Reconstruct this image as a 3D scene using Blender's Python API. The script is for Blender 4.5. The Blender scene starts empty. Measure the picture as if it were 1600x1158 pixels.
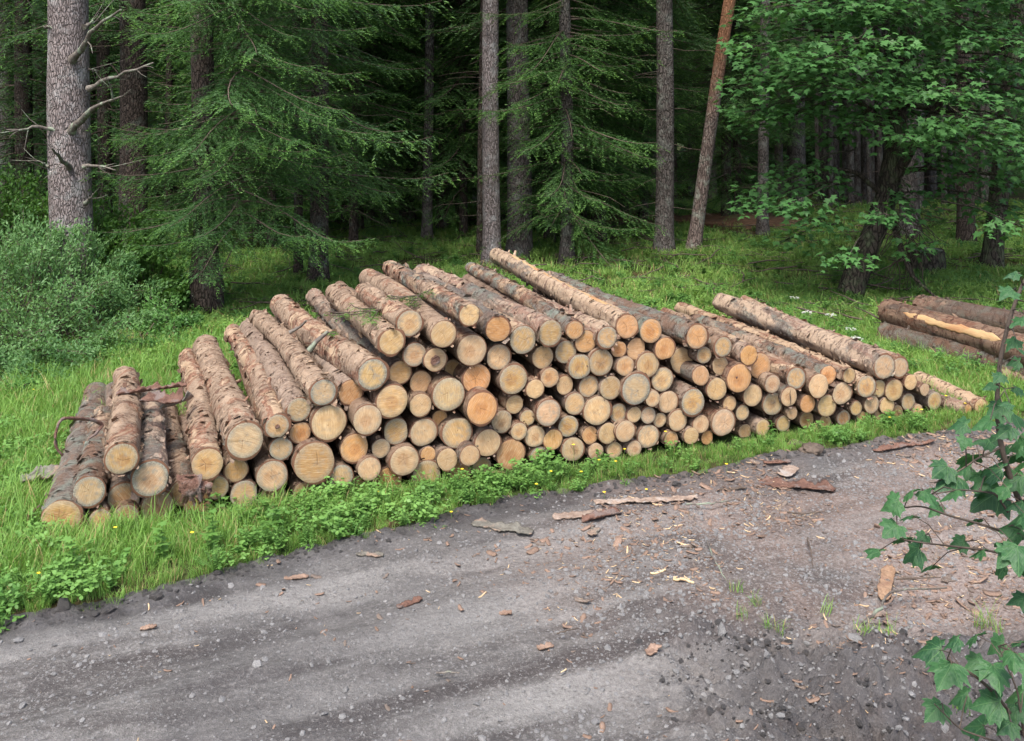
import bpy, math, random
import numpy as np
from mathutils import Vector, Matrix, Quaternion

random.seed(7)
RNG = np.random.default_rng(11)
SC = bpy.context.scene
R = math.radians

# ------------------------------------------------------------------ camera
F, CX, HY, CH = 1600.0, 800.0, 150.0, 2.0      # focal (px), centre column, horizon row, eye height
cam = bpy.data.cameras.new('camera')
cam.sensor_width = 36.0
cam.lens = 36.0
cam.shift_y = -(579 - HY) / 1600.0
cam.clip_start, cam.clip_end = 0.05, 500
camo = bpy.data.objects.new('camera', cam)
camo.location = (0, 0, CH)
camo.rotation_euler = (R(90), 0, 0)
SC.collection.objects.link(camo)
SC.camera = camo

# ------------------------------------------------------------------ light
SUN_EL, SUN_AZ = R(58), R(200)      # azimuth clockwise from +Y: behind the camera, a little left
w = bpy.data.worlds.new('World'); SC.world = w; w.use_nodes = True
wn = w.node_tree
sky = wn.nodes.new('ShaderNodeTexSky')
sky.sky_type = 'NISHITA'; sky.sun_disc = False
sky.sun_elevation = SUN_EL; sky.sun_rotation = SUN_AZ
sky.dust_density = 4.0; sky.air_density = 1.0; sky.ozone_density = 1.0
bg = wn.nodes['Background']; bg.inputs['Strength'].default_value = 0.14
wn.links.new(sky.outputs[0], bg.inputs['Color'])
sun = bpy.data.lights.new('sun', 'SUN'); sun.energy = 2.1; sun.angle = R(18)
sun.color = (1.0, 0.955, 0.88)
suno = bpy.data.objects.new('sun', sun); SC.collection.objects.link(suno)
sd = Vector((math.sin(SUN_AZ) * math.cos(SUN_EL), math.cos(SUN_AZ) * math.cos(SUN_EL), math.sin(SUN_EL)))
suno.rotation_euler = sd.to_track_quat('Z', 'Y').to_euler()
suno.location = sd * 30
SC.view_settings.view_transform = 'Standard'
SC.view_settings.look = 'None'
SC.view_settings.gamma = 1.0
SC.view_settings.exposure = 1.3
SC.render.engine = 'CYCLES'
SC.cycles.max_bounces = 5
SC.cycles.diffuse_bounces = 3
SC.cycles.transmission_bounces = 3
SC.cycles.use_denoising = True

# ------------------------------------------------------------------ helpers
def hash3(ix, iy, iz, seed=0):
    n = (ix * 374761393 + iy * 668265263 + iz * 2147483647 + seed * 1442695041) & 0xFFFFFFFF
    n = ((n ^ (n >> 13)) * 1274126177) & 0xFFFFFFFF
    n = ((n ^ (n >> 16)) * 2246822519) & 0xFFFFFFFF
    return ((n ^ (n >> 15)) & 0xFFFF) / 65535.0

def vnoise(x, y, z=0.0, seed=0):
    x, y, z = np.broadcast_arrays(np.asarray(x, float), np.asarray(y, float), np.asarray(z, float))
    ix, iy, iz = (np.floor(v).astype(np.int64) for v in (x, y, z))
    fx, fy, fz = x - ix, y - iy, z - iz
    fx, fy, fz = (f * f * (3 - 2 * f) for f in (fx, fy, fz))
    def h(a, b, c): return hash3(ix + a, iy + b, iz + c, seed)
    x00 = h(0,0,0) * (1-fx) + h(1,0,0) * fx; x10 = h(0,1,0) * (1-fx) + h(1,1,0) * fx
    x01 = h(0,0,1) * (1-fx) + h(1,0,1) * fx; x11 = h(0,1,1) * (1-fx) + h(1,1,1) * fx
    return (x00 * (1-fy) + x10 * fy) * (1-fz) + (x01 * (1-fy) + x11 * fy) * fz

def fbm(x, y, z=0.0, seed=0, octs=4):
    s, a, t = 0, 1.0, 0
    for o in range(octs):
        s = s + a * vnoise(np.asarray(x) * 2**o, np.asarray(y) * 2**o, np.asarray(z) * 2**o, seed + o * 17); t += a; a *= .5
    return s / t

def sstep(a, b, x):
    t = np.clip((x - a) / (b - a), 0, 1); return t * t * (3 - 2 * t)

def link(o, parent=None):
    SC.collection.objects.link(o)
    if parent is not None: o.parent = parent
    return o

def mesh_np(name, V, faces_idx, sizes, mats, smooth=True, matidx=None):
    me = bpy.data.meshes.new(name)
    V = np.asarray(V, np.float32); faces_idx = np.asarray(faces_idx, np.int32); sizes = np.asarray(sizes, np.int32)
    me.vertices.add(len(V)); me.vertices.foreach_set('co', V.ravel())
    me.loops.add(len(faces_idx)); me.loops.foreach_set('vertex_index', faces_idx)
    me.polygons.add(len(sizes))
    st = np.zeros(len(sizes), np.int32); st[1:] = np.cumsum(sizes)[:-1]
    me.polygons.foreach_set('loop_start', st)
    try: me.polygons.foreach_set('loop_total', sizes)
    except Exception: pass
    if smooth: me.polygons.foreach_set('use_smooth', np.ones(len(sizes), bool))
    if matidx is not None: me.polygons.foreach_set('material_index', np.asarray(matidx, np.int32))
    for m in (mats if isinstance(mats, (list, tuple)) else [mats]): me.materials.append(m)
    me.update(calc_edges=True)
    return me

class MB:
    """collects vertices and faces"""
    def __init__(s): s.V = []; s.I = []; s.S = []; s.M = []; s.n = 0
    def add(s, V, F_, mi=0):
        V = np.asarray(V, float).reshape(-1, 3); F_ = np.asarray(F_, int)
        s.V.append(V); s.I.append((F_ + s.n).ravel()); s.S.append(np.full(len(F_), F_.shape[1])); s.M.append(np.full(len(F_), mi)); s.n += len(V)
    def poly(s, V, mi=0):
        V = np.asarray(V, float); s.V.append(V); s.I.append(np.arange(len(V)) + s.n); s.S.append(np.array([len(V)])); s.M.append(np.array([mi])); s.n += len(V)
    def tube(s, pts, rad, seg=8, mi=0, caps=True, rough=0.0, seed=0):
        pts = np.asarray(pts, float); n = len(pts); rad = np.broadcast_to(np.asarray(rad, float), (n,))
        T = np.gradient(pts, axis=0); T /= np.linalg.norm(T, axis=1)[:, None] + 1e-9
        ref = np.array([0, 0, 1.]) if abs(T[0][2]) < .9 else np.array([1., 0, 0])
        A = np.cross(T, ref); A /= np.linalg.norm(A, axis=1)[:, None] + 1e-9; B = np.cross(T, A)
        th = np.linspace(0, 2*np.pi, seg, endpoint=False)
        rr = rad[:, None] * np.ones(seg)[None]
        if rough: rr = rr * (1 + rough * (vnoise(np.cos(th)[None]*1.3+7, np.sin(th)[None]*1.3+7, np.arange(n)[:, None]*.9 + seed*3.1, seed) - .5) * 2)
        V = pts[:, None] + rr[..., None] * (np.cos(th)[None, :, None] * A[:, None] + np.sin(th)[None, :, None] * B[:, None])
        i, j = np.meshgrid(np.arange(n-1), np.arange(seg), indexing='ij')
        a = i*seg + j; b = i*seg + (j+1) % seg
        s.add(V.reshape(-1, 3), np.stack([a, b, b+seg, a+seg], -1).reshape(-1, 4), mi)
        if caps:
            s.poly(V[0][::-1], mi); s.poly(V[-1], mi)
    def mesh(s, name, mats, smooth=True):
        return mesh_np(name, np.concatenate(s.V), np.concatenate(s.I), np.concatenate(s.S), mats, smooth, np.concatenate(s.M))

def obj(name, me, parent=None, **kw):
    o = bpy.data.objects.new(name, me); link(o, parent)
    for k, v in kw.items(): o[k] = v
    return o

def thing(name, label, cat, loc=(0, 0, 0), group=None, me=None):
    o = bpy.data.objects.new(name, me); link(o); o.location = loc
    if me is None: o.empty_display_size = .2
    o['label'] = label; o['category'] = cat
    if group: o['group'] = group
    return o

# pixel tools (photograph pixels)
def at_depth(px, py, Y): return np.array([(px - CX) / F * Y, Y, CH - (py - HY) / F * Y])
def at_z(px, py, z=0.0):
    Y = (CH - z) * F / (py - HY); return np.array([(px - CX) / F * Y, Y, z])
FP_A, FP_B = 5.427, 0.385             # front plane of the pile: Y = A + B X
def on_front(px, py, off=0.0):
    u = (px - CX) / F; A = FP_A + off / math.cos(math.atan(FP_B)); Y = A / (1 - FP_B * u); return at_depth(px, py, Y)

# ------------------------------------------------------------------ material helper
class NT:
    def __init__(s, name):
        s.m = bpy.data.materials.new(name); s.m.use_nodes = True; s.t = s.m.node_tree; s.b = s.t.nodes['Principled BSDF']
        s.out = s.t.nodes['Material Output']
    def n(s, typ, props=None, **ins):
        nd = s.t.nodes.new('ShaderNode' + typ)
        for k, v in (props or {}).items(): setattr(nd, k, v)
        for k, v in ins.items():
            k2 = int(k[1:]) if k[0] == 'i' and k[1:].isdigit() else k.replace('_', ' ')
            s.set(nd.inputs[k2], v)
        return nd
    def set(s, inp, v):
        if hasattr(v, 'is_linked') or isinstance(v, bpy.types.NodeSocket): s.t.links.new(v, inp)
        else: inp.default_value = v
    def math(s, op, a, b=0.0, c=0.0, clamp=False):
        return s.n('Math', {'operation': op, 'use_clamp': clamp}, i0=a, i1=b, i2=c).outputs[0]
    def vmath(s, op, a, b=(0, 0, 0)):
        nd = s.n('VectorMath', {'operation': op}, i0=a, i1=b); return nd.outputs[1] if op in ('LENGTH', 'DOT_PRODUCT', 'DISTANCE') else nd.outputs[0]
    def mix(s, f, a, b, mode='MIX'):
        nd = s.t.nodes.new('ShaderNodeMix'); nd.data_type = 'RGBA'; nd.blend_type = mode
        s.set(nd.inputs[0], f)
        for i, v in ((6, a), (7, b)):
            if isinstance(v, tuple) and len(v) == 3: v = v + (1,)
            s.set(nd.inputs[i], v)
        return nd.outputs[2]
    def noise(s, vec, scale, detail=4, rough=.55, dist=0.0):
        return s.n('TexNoise', Vector=vec, Scale=scale, Detail=detail, Roughness=rough, Distortion=dist).outputs['Fac']
    def rng(s, v, a, b, c=0.0, d=1.0):
        return s.n('MapRange', {'clamp': True}, i0=v, i1=a, i2=b, i3=c, i4=d).outputs[0]
    def bump(s, h, strength, dist=.01, normal=None):
        nd = s.n('Bump', Height=h, Strength=strength, Distance=dist)
        if normal is not None: s.set(nd.inputs['Normal'], normal)
        return nd.outputs[0]
    def fin(s, col, rough=.8, normal=None, spec=.3):
        s.set(s.b.inputs['Base Color'], col if not (isinstance(col, tuple) and len(col) == 3) else col + (1,)); s.set(s.b.inputs['Roughness'], rough)
        s.b.inputs['Specular IOR Level'].default_value = spec
        if normal is not None: s.set(s.b.inputs['Normal'], normal)
        return s.m

def leaf_material(name, dark, light, transl=.3, rough=.5, spec=.35, pos_scale=2.0, objrand=True):
    t = NT(name)
    geo = t.n('NewGeometry'); oi = t.n('ObjectInfo')
    ri = geo.outputs['Random Per Island']
    nz = t.noise(geo.outputs['Position'], pos_scale, 3)
    f = t.math('ADD', t.math('MULTIPLY', ri, .45), t.rng(nz, .35, .65, 0, .55))
    if objrand: f = t.math('ADD', t.math('MULTIPLY', f, .7), t.math('MULTIPLY', oi.outputs['Random'], .35))
    col = t.mix(f, dark, light)
    t.fin(col, rough, spec=spec)
    tr = t.n('BsdfTranslucent', Color=t.mix(.55, col, tuple(min(1, c * 1.6) for c in (light[0], light[1], light[2] * .5))))
    mx = t.n('MixShader', i0=transl, i1=t.b.outputs[0], i2=tr.outputs[0])
    t.t.links.new(mx.outputs[0], t.out.inputs[0])
    return t.m

# bark of felled logs; object colour = (lichen, peeled, dark) amounts
def mat_log_bark():
    t = NT('log_bark'); tc = t.n('TexCoord').outputs['Object']; oi = t.n('ObjectInfo')
    off = t.math('MULTIPLY', oi.outputs['Random'], 97.0)
    v = t.vmath('ADD', tc, t.n('CombineXYZ', X=off, Y=off, Z=off).outputs[0])
    sep = t.n('SeparateColor', Color=oi.outputs['Color'])
    lich, peel, dark = sep.outputs[0], sep.outputs[1], sep.outputs[2]
    vl = t.n('Mapping', Vector=v, Scale=(1, 1, .45)).outputs[0]
    vr = t.n('Mapping', Vector=v, Scale=(1, 1, 3.4)).outputs[0]
    big = t.noise(vl, 5.5, 5, .62, .8); mid = t.noise(vl, 16, 5, .6); fine = t.noise(v, 95, 4, .65)
    dash = t.noise(vr, 10.5, 6, .70, .9); dash2 = t.noise(vr, 42, 4, .6)
    base = t.mix(t.rng(mid, .35, .68), (.13, .078, .05), (.27, .19, .13))
    base = t.mix(t.rng(fine, .35, .7, 0, .6), base, (.34, .275, .215))
    # peeled stretches: smooth pale wood
    pm = t.rng(t.math('ADD', big, t.math('MULTIPLY', t.math('SUBTRACT', peel, .5), .55)), .52, .57)
    wood = t.mix(t.rng(t.noise(t.n('Mapping', Vector=v, Scale=(1, 1, .12)).outputs[0], 30, 3), .3, .7), (.29, .195, .12), (.42, .315, .215))
    # dark red-brown inner bark edges
    edge = t.math('MULTIPLY', t.rng(t.math('ABSOLUTE', t.math('SUBTRACT', t.math('ADD', big, t.math('MULTIPLY', t.math('SUBTRACT', peel, .5), .55)), .52)), 0, .05, 1, 0), .85)
    base = t.mix(edge, base, (.16, .065, .04))
    base = t.mix(t.math('MULTIPLY', pm, .7), base, wood)
    # outer scaly grey bark with lichen
    lm = t.rng(t.math('ADD', t.noise(vl, 3.3, 6, .65, .6), t.math('MULTIPLY', t.math('SUBTRACT', lich, .5), .6)), .50, .56)
    vor = t.n('TexVoronoi', {'feature': 'DISTANCE_TO_EDGE'}, Vector=t.n('Mapping', Vector=t.vmath('ADD', v, t.vmath('SCALE', t.n('TexNoise', Vector=v, Scale=20.0).outputs['Color'])), Scale=(1, 1, .6)).outputs[0], Scale=55.0)
    plates = t.rng(vor.outputs['Distance'], 0, .12)
    grey = t.mix(t.rng(fine, .35, .7), (.15, .12, .10), (.35, .33, .29)); grey = t.mix(t.rng(t.noise(vl, 12, 4, .65), .46, .56, 0, .85), grey, (.26, .155, .105))
    grey = t.mix(t.rng(t.noise(v, 9, 4), .5, .62, 0, .7), grey, (.27, .34, .29))
    grey = t.mix(t.math('MULTIPLY', t.math('SUBTRACT', 1.0, plates), .7), grey, (.10, .05, .035))
    col = t.mix(lm, base, grey)
    # ragged transverse flakes
    dm = t.rng(dash, .55, .59, 0, 1.0)
    col = t.mix(t.math('MULTIPLY', dm, .82), col, (.10, .05, .035))
    col = t.mix(t.rng(dash2, .60, .66, 0, .5), col, (.42, .35, .27))
    hv = t.math('FRACT', t.math('MULTIPLY', oi.outputs['Random'], 5.7))
    col = t.mix(t.rng(hv, .45, 1, 0, .45), col, t.mix(t.rng(fine, .3, .7), (.15, .125, .11), (.34, .30, .27)))
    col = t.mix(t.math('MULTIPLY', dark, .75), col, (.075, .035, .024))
    h = t.math('ADD', t.math('MULTIPLY', mid, .5), t.math('MULTIPLY', fine, .35))
    h = t.math('SUBTRACT', h, t.math('MULTIPLY', dm, .5)); h = t.math('ADD', h, t.math('MULTIPLY', t.math('MULTIPLY', lm, plates), .35))
    h = t.math('SUBTRACT', h, t.math('MULTIPLY', pm, .25))
    return t.fin(col, .85, t.bump(h, .9, .012), .2)

# sawn ends; object colour = wood tint, alpha = grey stain
def mat_cut():
    t = NT('sawn_wood_end'); tc = t.n('TexCoord').outputs['Object']; oi = t.n('ObjectInfo'); rnd = oi.outputs['Random']
    off = t.math('MULTIPLY', rnd, 53.0)
    rv = t.n('VectorRotate', {'rotation_type': 'Z_AXIS'}, Vector=tc, Angle=t.math('MULTIPLY', rnd, 41.0)).outputs[0]
    v = t.vmath('ADD', rv, t.n('CombineXYZ', X=0.0, Y=0.0, Z=off).outputs[0])
    cen = t.vmath('SUBTRACT', t.vmath('MULTIPLY', rv, (1, 1, 0)), t.n('CombineXYZ', X=t.math('MULTIPLY', t.math('SUBTRACT', rnd, .5), .3), Y=.07, Z=0.0).outputs[0])
    r0 = t.vmath('LENGTH', t.vmath('MULTIPLY', tc, (1, 1, 0)))
    r = t.math('ADD', t.vmath('LENGTH', cen), t.math('MULTIPLY', t.noise(v, 2.2, 3), .12))
    ring = t.math('SINE', t.math('MULTIPLY', r, t.math('ADD', 62.0, t.math('MULTIPLY', rnd, 35.0))))
    ring2 = t.math('SINE', t.math('MULTIPLY', r, 23.0))
    tint = oi.outputs['Color']; stain = oi.outputs['Alpha']
    col = t.mix(t.rng(t.noise(v, 2.4, 4), .3, .7), t.mix(.75, tint, (.62, .50, .36), 'MULTIPLY'), tint)
    col = t.mix(.2, col, tint)
    col = t.mix(t.math('MULTIPLY', t.rng(ring, -.2, 1), .34), col, (.34, .19, .09))
    col = t.mix(t.math('MULTIPLY', t.rng(ring2, .1, 1), .22), col, (.40, .25, .13))
    saw = t.noise(t.n('Mapping', Vector=v, Scale=(1.2, 24, 1)).outputs[0], 1.6, 3, .6)
    col = t.mix(t.rng(saw, .50, .68, 0, .38), col, (.30, .19, .11))
    col = t.mix(t.rng(saw, .5, .3, 0, .35), col, (.80, .68, .50))
    # sapwood rim and blue-grey stain
    rim = t.rng(t.math('ADD', r0, t.math('MULTIPLY', t.math('SUBTRACT', t.noise(v, 5, 4), .5), .30)), .62, .90)
    col = t.mix(t.math('MULTIPLY', rim, stain), col, t.mix(t.rng(t.noise(v, 12, 3), .35, .65), (.12, .125, .11), (.30, .295, .24)))
    patch = t.math('MULTIPLY', t.rng(t.noise(v, 3.1, 5, .7), .50, .62), t.math('MULTIPLY', stain, .75))
    col = t.mix(patch, col, (.25, .23, .19))
    heart = t.math('MULTIPLY', t.rng(t.math('ADD', r, t.math('MULTIPLY', t.noise(v, 4, 3), .2)), .62, .48), t.rng(t.math('FRACT', t.math('MULTIPLY', rnd, 7.3)), .60, .66, 0, .55))
    col = t.mix(heart, col, t.mix(.6, col, (.62, .36, .20), 'MULTIPLY'))
    # pith and drying cracks
    pith = t.rng(t.vmath('LENGTH', cen), .03, .055, 1, 0)
    col = t.mix(t.math('MULTIPLY', pith, .6), col, (.22, .11, .05))
    sp = t.n('SeparateXYZ', Vector=cen)
    ang = t.math('ARCTAN2', sp.outputs[1], sp.outputs[0])
    fr = t.math('ABSOLUTE', t.math('SUBTRACT', t.math('FRACT', t.math('ADD', t.math('MULTIPLY', ang, .7958), t.math('ADD', t.math('MULTIPLY', t.noise(v, 3, 2), .25), off))), .5))
    crack = t.math('MULTIPLY', t.rng(t.math('MULTIPLY', fr, r), 0, .019, 1, 0), t.rng(t.noise(t.n('CombineXYZ', X=t.math('MULTIPLY', t.math('ROUND', t.math('MULTIPLY', ang, .7958)), 1.73), Y=off, Z=0.0).outputs[0], 3.7, 1), .47, .55))
    crack = t.math('MULTIPLY', crack, t.rng(t.math('ADD', r, t.math('MULTIPLY', t.noise(v, 2, 1), .6)), .6, 1.0, 1, 0)); crack = t.math('MULTIPLY', crack, t.rng(t.math('FRACT', t.math('MULTIPLY', rnd, 13.7)), .35, .6, .15, 1))
    col = t.mix(t.math('MULTIPLY', crack, .9), col, (.10, .055, .03))
    spk = t.noise(v, 34, 3, .7); col = t.mix(t.rng(spk, .58, .75, 0, .35), col, (.26, .16, .09))
    bark = t.rng(r0, .935, .955); col = t.mix(bark, col, (.15, .075, .045))
    h = t.math('ADD', t.math('MULTIPLY', saw, .6), t.math('MULTIPLY', spk, .3)); h = t.math('SUBTRACT', h, crack)
    return t.fin(col, .75, t.bump(h, .55, .006), .25)

def mat_trunk(name, a, b, lich=.4, orange=False, sc=1.0, lc=(.30, .33, .28)):
    t = NT(name); tc = t.n('TexCoord').outputs['Object']; oi = t.n('ObjectInfo')
    off = t.math('MULTIPLY', oi.outputs['Random'], 31.0)
    v = t.vmath('ADD', tc, t.n('CombineXYZ', X=off, Y=off, Z=off).outputs[0])
    wv = t.vmath('ADD', v, t.vmath('MULTIPLY', t.n('TexNoise', Vector=v, Scale=9.0).outputs['Color'], (.06, .06, .1)))
    vs = t.n('Mapping', Vector=wv, Scale=(1, 1, .24)).outputs[0]
    vo = t.n('TexVoronoi', {'feature': 'DISTANCE_TO_EDGE'}, Vector=vs, Scale=27.0 * sc)
    pl = t.rng(vo.outputs['Distance'], 0, .16); fine = t.noise(v, 60, 4, .65); big = t.noise(v, 2.2, 4)
    col = t.mix(t.rng(fine, .3, .7), a, b)
    col = t.mix(t.rng(big, .35, .65, 0, .35), col, tuple(x * .6 for x in a))
    col = t.mix(t.math('MULTIPLY', t.math('SUBTRACT', 1.0, pl), .8), col, tuple(x * .35 for x in a))
    col = t.mix(t.rng(t.noise(v, 7, 5, .65), .62 - lich * .25, .70 - lich * .1, 0, .65), col, lc)
    if orange:
        z = t.n('SeparateXYZ', Vector=tc).outputs[2]
        col = t.mix(t.rng(t.math('ADD', z, t.math('MULTIPLY', big, 1.2)), 2.3, 3.2, 0, .9), col, t.mix(t.rng(fine, .3, .7), (.22, .095, .05), (.36, .19, .11)))
    h = t.math('ADD', t.math('MULTIPLY', pl, .7), t.math('MULTIPLY', fine, .3))
    return t.fin(col, .9, t.bump(h, .9, .02), .15)

def mat_road():
    t = NT('gravel_road'); P = t.n('NewGeometry').outputs['Position']
    n1 = t.noise(P, 1.1, 5, .6, .5); n2 = t.noise(P, 6, 5, .65); n3 = t.noise(P, 60, 5, .75); n4 = t.noise(P, 190, 3, .7)
    # streaks along the road
    rot = t.n('VectorRotate', {'rotation_type': 'Z_AXIS'}, Vector=P, Angle=-R(23)).outputs[0]
    st = t.noise(t.n('Mapping', Vector=rot, Scale=(.28, 2.2, 1)).outputs[0], 1.7, 5, .6, .4)
    col = t.mix(t.rng(n2, .3, .7), (.078, .073, .071), (.145, .137, .132))
    col = t.mix(t.rng(st, .47, .62, 0, .8), col, (.235, .228, .22))
    col = t.mix(t.rng(st, .49, .39, 0, .9), col, (.045, .038, .037))
    px = t.n('SeparateXYZ', Vector=P)
    # reddish bark litter towards the right
    litter = t.math('MULTIPLY', t.rng(t.math('ADD', px.outputs[0], t.math('MULTIPLY', t.math('SUBTRACT', px.outputs[1], 4.4), .7)), -.5, 1.3), t.rng(n1, .34, .58))
    col = t.mix(t.math('MULTIPLY', litter, .65), col, t.mix(t.rng(n3, .35, .65), (.20, .13, .105), (.34, .26, .22)))
    # wet dark mud
    wet = t.n('Attribute', {'attribute_name': 'wet'}).outputs['Fac']
    mud = t.math('MULTIPLY', wet, t.rng(n2, .32, .55, .55, 1))
    col = t.mix(t.math('MULTIPLY', mud, .92), col, t.mix(t.rng(n2, .4, .6), (.036, .034, .037), (.085, .081, .083)))
    keep = t.math('SUBTRACT', 1.0, t.math('MULTIPLY', wet, .75))
    col = t.mix(t.math('MULTIPLY', keep, t.rng(n3, .52, .66, 0, .6)), col, (.30, .29, .285))
    col = t.mix(t.rng(n3, .46, .34, 0, .6), col, (.05, .043, .042))
    col = t.mix(t.math('MULTIPLY', keep, t.rng(n4, .60, .70, 0, .7)), col, (.40, .38, .36))
    col = t.mix(t.rng(n4, .42, .34, 0, .5), col, (.045, .04, .04))
    h = t.math('ADD', t.math('MULTIPLY', n3, .6), t.math('MULTIPLY', n4, .3))
    rough = t.rng(mud, 0, 1, .85, .5)
    return t.fin(col, rough, t.bump(h, 1.0, .02), .4)

def mat_ground():
    t = NT('forest_soil'); P = t.n('NewGeometry').outputs['Position']
    n2 = t.noise(P, 3, 6, .65); n3 = t.noise(P, 45, 4, .7)
    col = t.mix(t.rng(n2, .3, .7), (.020, .035, .010), (.045, .075, .018))
    col = t.mix(t.rng(t.noise(P, .8, 4), .48, .6, 0, .8), col, (.095, .058, .034))
    col = t.mix(t.rng(n3, .45, .65, 0, .5), col, (.03, .022, .014))
    px = t.n('SeparateXYZ', Vector=P)
    return t.fin(col, .95, t.bump(t.math('ADD', n2, n3), .8, .03), .1)

def mat_simple(name, a, b, sc=12, rough=.8, bump=.4, mapping=(1, 1, 1), bd=.01, spec=.3, c=None):
    t = NT(name); tc = t.n('TexCoord').outputs['Object']; oi = t.n('ObjectInfo')
    off = t.math('MULTIPLY', oi.outputs['Random'], 17.0)
    v = t.vmath('ADD', t.n('Mapping', Vector=tc, Scale=mapping).outputs[0], t.n('CombineXYZ', X=off, Y=off, Z=off).outputs[0])
    n = t.noise(v, sc, 5, .65); n2 = t.noise(v, sc * 5, 3, .6)
    col = t.mix(t.rng(n, .32, .68), a, b)
    col = t.mix(t.math('MULTIPLY', oi.outputs['Random'], .4), col, tuple(x * .6 for x in a))
    if c: col = t.mix(t.rng(t.noise(v, sc * .5, 4), .52, .6, 0, .85), col, c)
    return t.fin(col, rough, t.bump(t.math('ADD', n, t.math('MULTIPLY', n2, .5)), bump, bd), spec)

M = {}
M['bark'] = mat_log_bark(); M['cut'] = mat_cut()
M['pine'] = mat_trunk('pine_bark', (.16, .13, .125), (.34, .30, .30), .45, sc=2.1, lc=(.34, .34, .34))
M['pine_thin'] = mat_trunk('young_pine_bark', (.13, .095, .082), (.25, .20, .185), .35, orange=True, sc=1.5)
M['spruce'] = mat_trunk('spruce_bark', (.055, .042, .036), (.115, .09, .078), .35, sc=1.6, lc=(.12, .13, .11))
M['spruce_grey'] = mat_trunk('grey_spruce_bark', (.085, .072, .066), (.175, .155, .148), .5, sc=1.7, lc=(.20, .21, .19))
M['maple_bark'] = mat_trunk('maple_bark', (.04, .033, .027), (.085, .07, .058), .5, lc=(.10, .13, .07))
M['deadwood'] = mat_simple('dead_branch_wood', (.075, .062, .053), (.20, .18, .16), 26, mapping=(1, 1, 1), c=(.20, .24, .18))
M['twig'] = mat_simple('twig_bark', (.06, .045, .035), (.13, .10, .08), 20)
M['needle'] = leaf_material('spruce_needles', (.024, .070, .022), (.075, .165, .042), .22, .55, .3, 1.6)
M['needle_tip'] = leaf_material('fresh_spruce_needles', (.065, .160, .034), (.15, .30, .07), .28, .55, .3, 1.6)
M['needle_dull'] = leaf_material('dull_spruce_needles', (.034, .088, .032), (.085, .170, .058), .2, .55, .3, 1.6)  # greyer, slightly lighter needle green for crowns further back
M['maple'] = leaf_material('maple_leaves', (.022, .076, .027), (.075, .185, .052), .3, .5, .35, 1.8)
M['maple_near'] = leaf_material('near_maple_leaf', (.022, .085, .035), (.06, .165, .05), .3, .38, .5, 5)
def mat_near_leaf():
    t = NT('near_maple_leaf'); tc = t.n('TexCoord').outputs['Object']; oi = t.n('ObjectInfo'); sp = t.n('SeparateXYZ', Vector=tc); x = t.math('ABSOLUTE', sp.outputs[0]); y = sp.outputs[1]
    d = x
    for a in (42, 82, 110):
        c_, s_ = math.cos(R(a)), math.sin(R(a)); along = t.math('ADD', t.math('MULTIPLY', x, s_), t.math('MULTIPLY', y, c_))
        dd = t.math('ABSOLUTE', t.math('SUBTRACT', t.math('MULTIPLY', x, c_), t.math('MULTIPLY', y, s_))); d = t.math('MINIMUM', d, t.math('ADD', dd, t.rng(along, 0, -.01, 0, 1)))
    vein = t.rng(d, .006, .016, 1, 0)
    side = t.rng(t.math('ABSOLUTE', t.math('SUBTRACT', t.math('FRACT', t.math('MULTIPLY', t.math('SUBTRACT', y, t.math('MULTIPLY', x, .8)), 9.0)), .5)), .02, .08, .5, 0)
    off = t.math('MULTIPLY', oi.outputs['Random'], 9.0); nz = t.noise(t.vmath('ADD', tc, t.n('CombineXYZ', X=off, Y=off, Z=off).outputs[0]), 4, 4)
    col = t.mix(t.math('ADD', t.math('MULTIPLY', oi.outputs['Random'], .6), t.rng(nz, .35, .65, 0, .4)), (.014, .060, .026), (.045, .135, .042))
    col = t.mix(t.math('MAXIMUM', vein, side), col, (.085, .19, .07))
    col = t.mix(t.rng(t.noise(tc, 28, 2), .68, .72, 0, .7), col, (.10, .09, .03))
    t.fin(col, .55, t.bump(t.math('SUBTRACT', nz, vein), .5, .01), .45)
    tr = t.n('BsdfTranslucent', Color=t.mix(.5, col, (.10, .26, .04))); mx = t.n('MixShader', i0=.28, i1=t.b.outputs[0], i2=tr.outputs[0]); t.t.links.new(mx.outputs[0], t.out.inputs[0]); return t.m
M['maple_near'] = mat_near_leaf()
M['willow'] = leaf_material('willow_leaves', (.050, .130, .045), (.17, .31, .11), .3, .55, .3, 3)
M['undergrowth'] = leaf_material('undergrowth_leaves', (.035, .105, .025), (.12, .26, .065), .3, .5, .3, 2.5)
M['hazel'] = leaf_material('understory_leaves', (.035, .10, .02), (.11, .23, .045), .35, .5, .35, 3)
M['grass'] = leaf_material('grass_blades', (.066, .160, .026), (.225, .39, .090), .35, .5, .3, 1.4)
M['grass_far'] = leaf_material('woodland_grass', (.070, .150, .030), (.26, .42, .105), .3, .55, .3, .8)
M['herb'] = leaf_material('herb_leaves', (.055, .145, .030), (.18, .34, .085), .3, .5, .35, 2)
M['dry'] = leaf_material('dry_grass', (.26, .19, .09), (.42, .33, .17), .2, .7, .2, 2)
M['road'] = mat_road(); M['ground'] = mat_ground()
M['stone'] = mat_simple('stone', (.10, .10, .105), (.31, .305, .30), 14, .7, .5)
M['chip'] = mat_simple('bark_chip', (.15, .095, .07), (.36, .255, .195), 25, .85, .5)
M['slab'] = mat_simple('fallen_bark', (.18, .125, .095), (.37, .30, .25), 22, .85, .9, c=(.30, .27, .25))
M['slab_grey'] = mat_simple('grey_lichened_bark', (.10, .09, .075), (.235, .23, .20), 22, .85, .9, c=(.24, .17, .13))
M['rust'] = mat_simple('red_brown_bark', (.09, .045, .034), (.23, .13, .095), 24, .85, .8, bd=.02, c=(.15, .12, .11))
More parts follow.
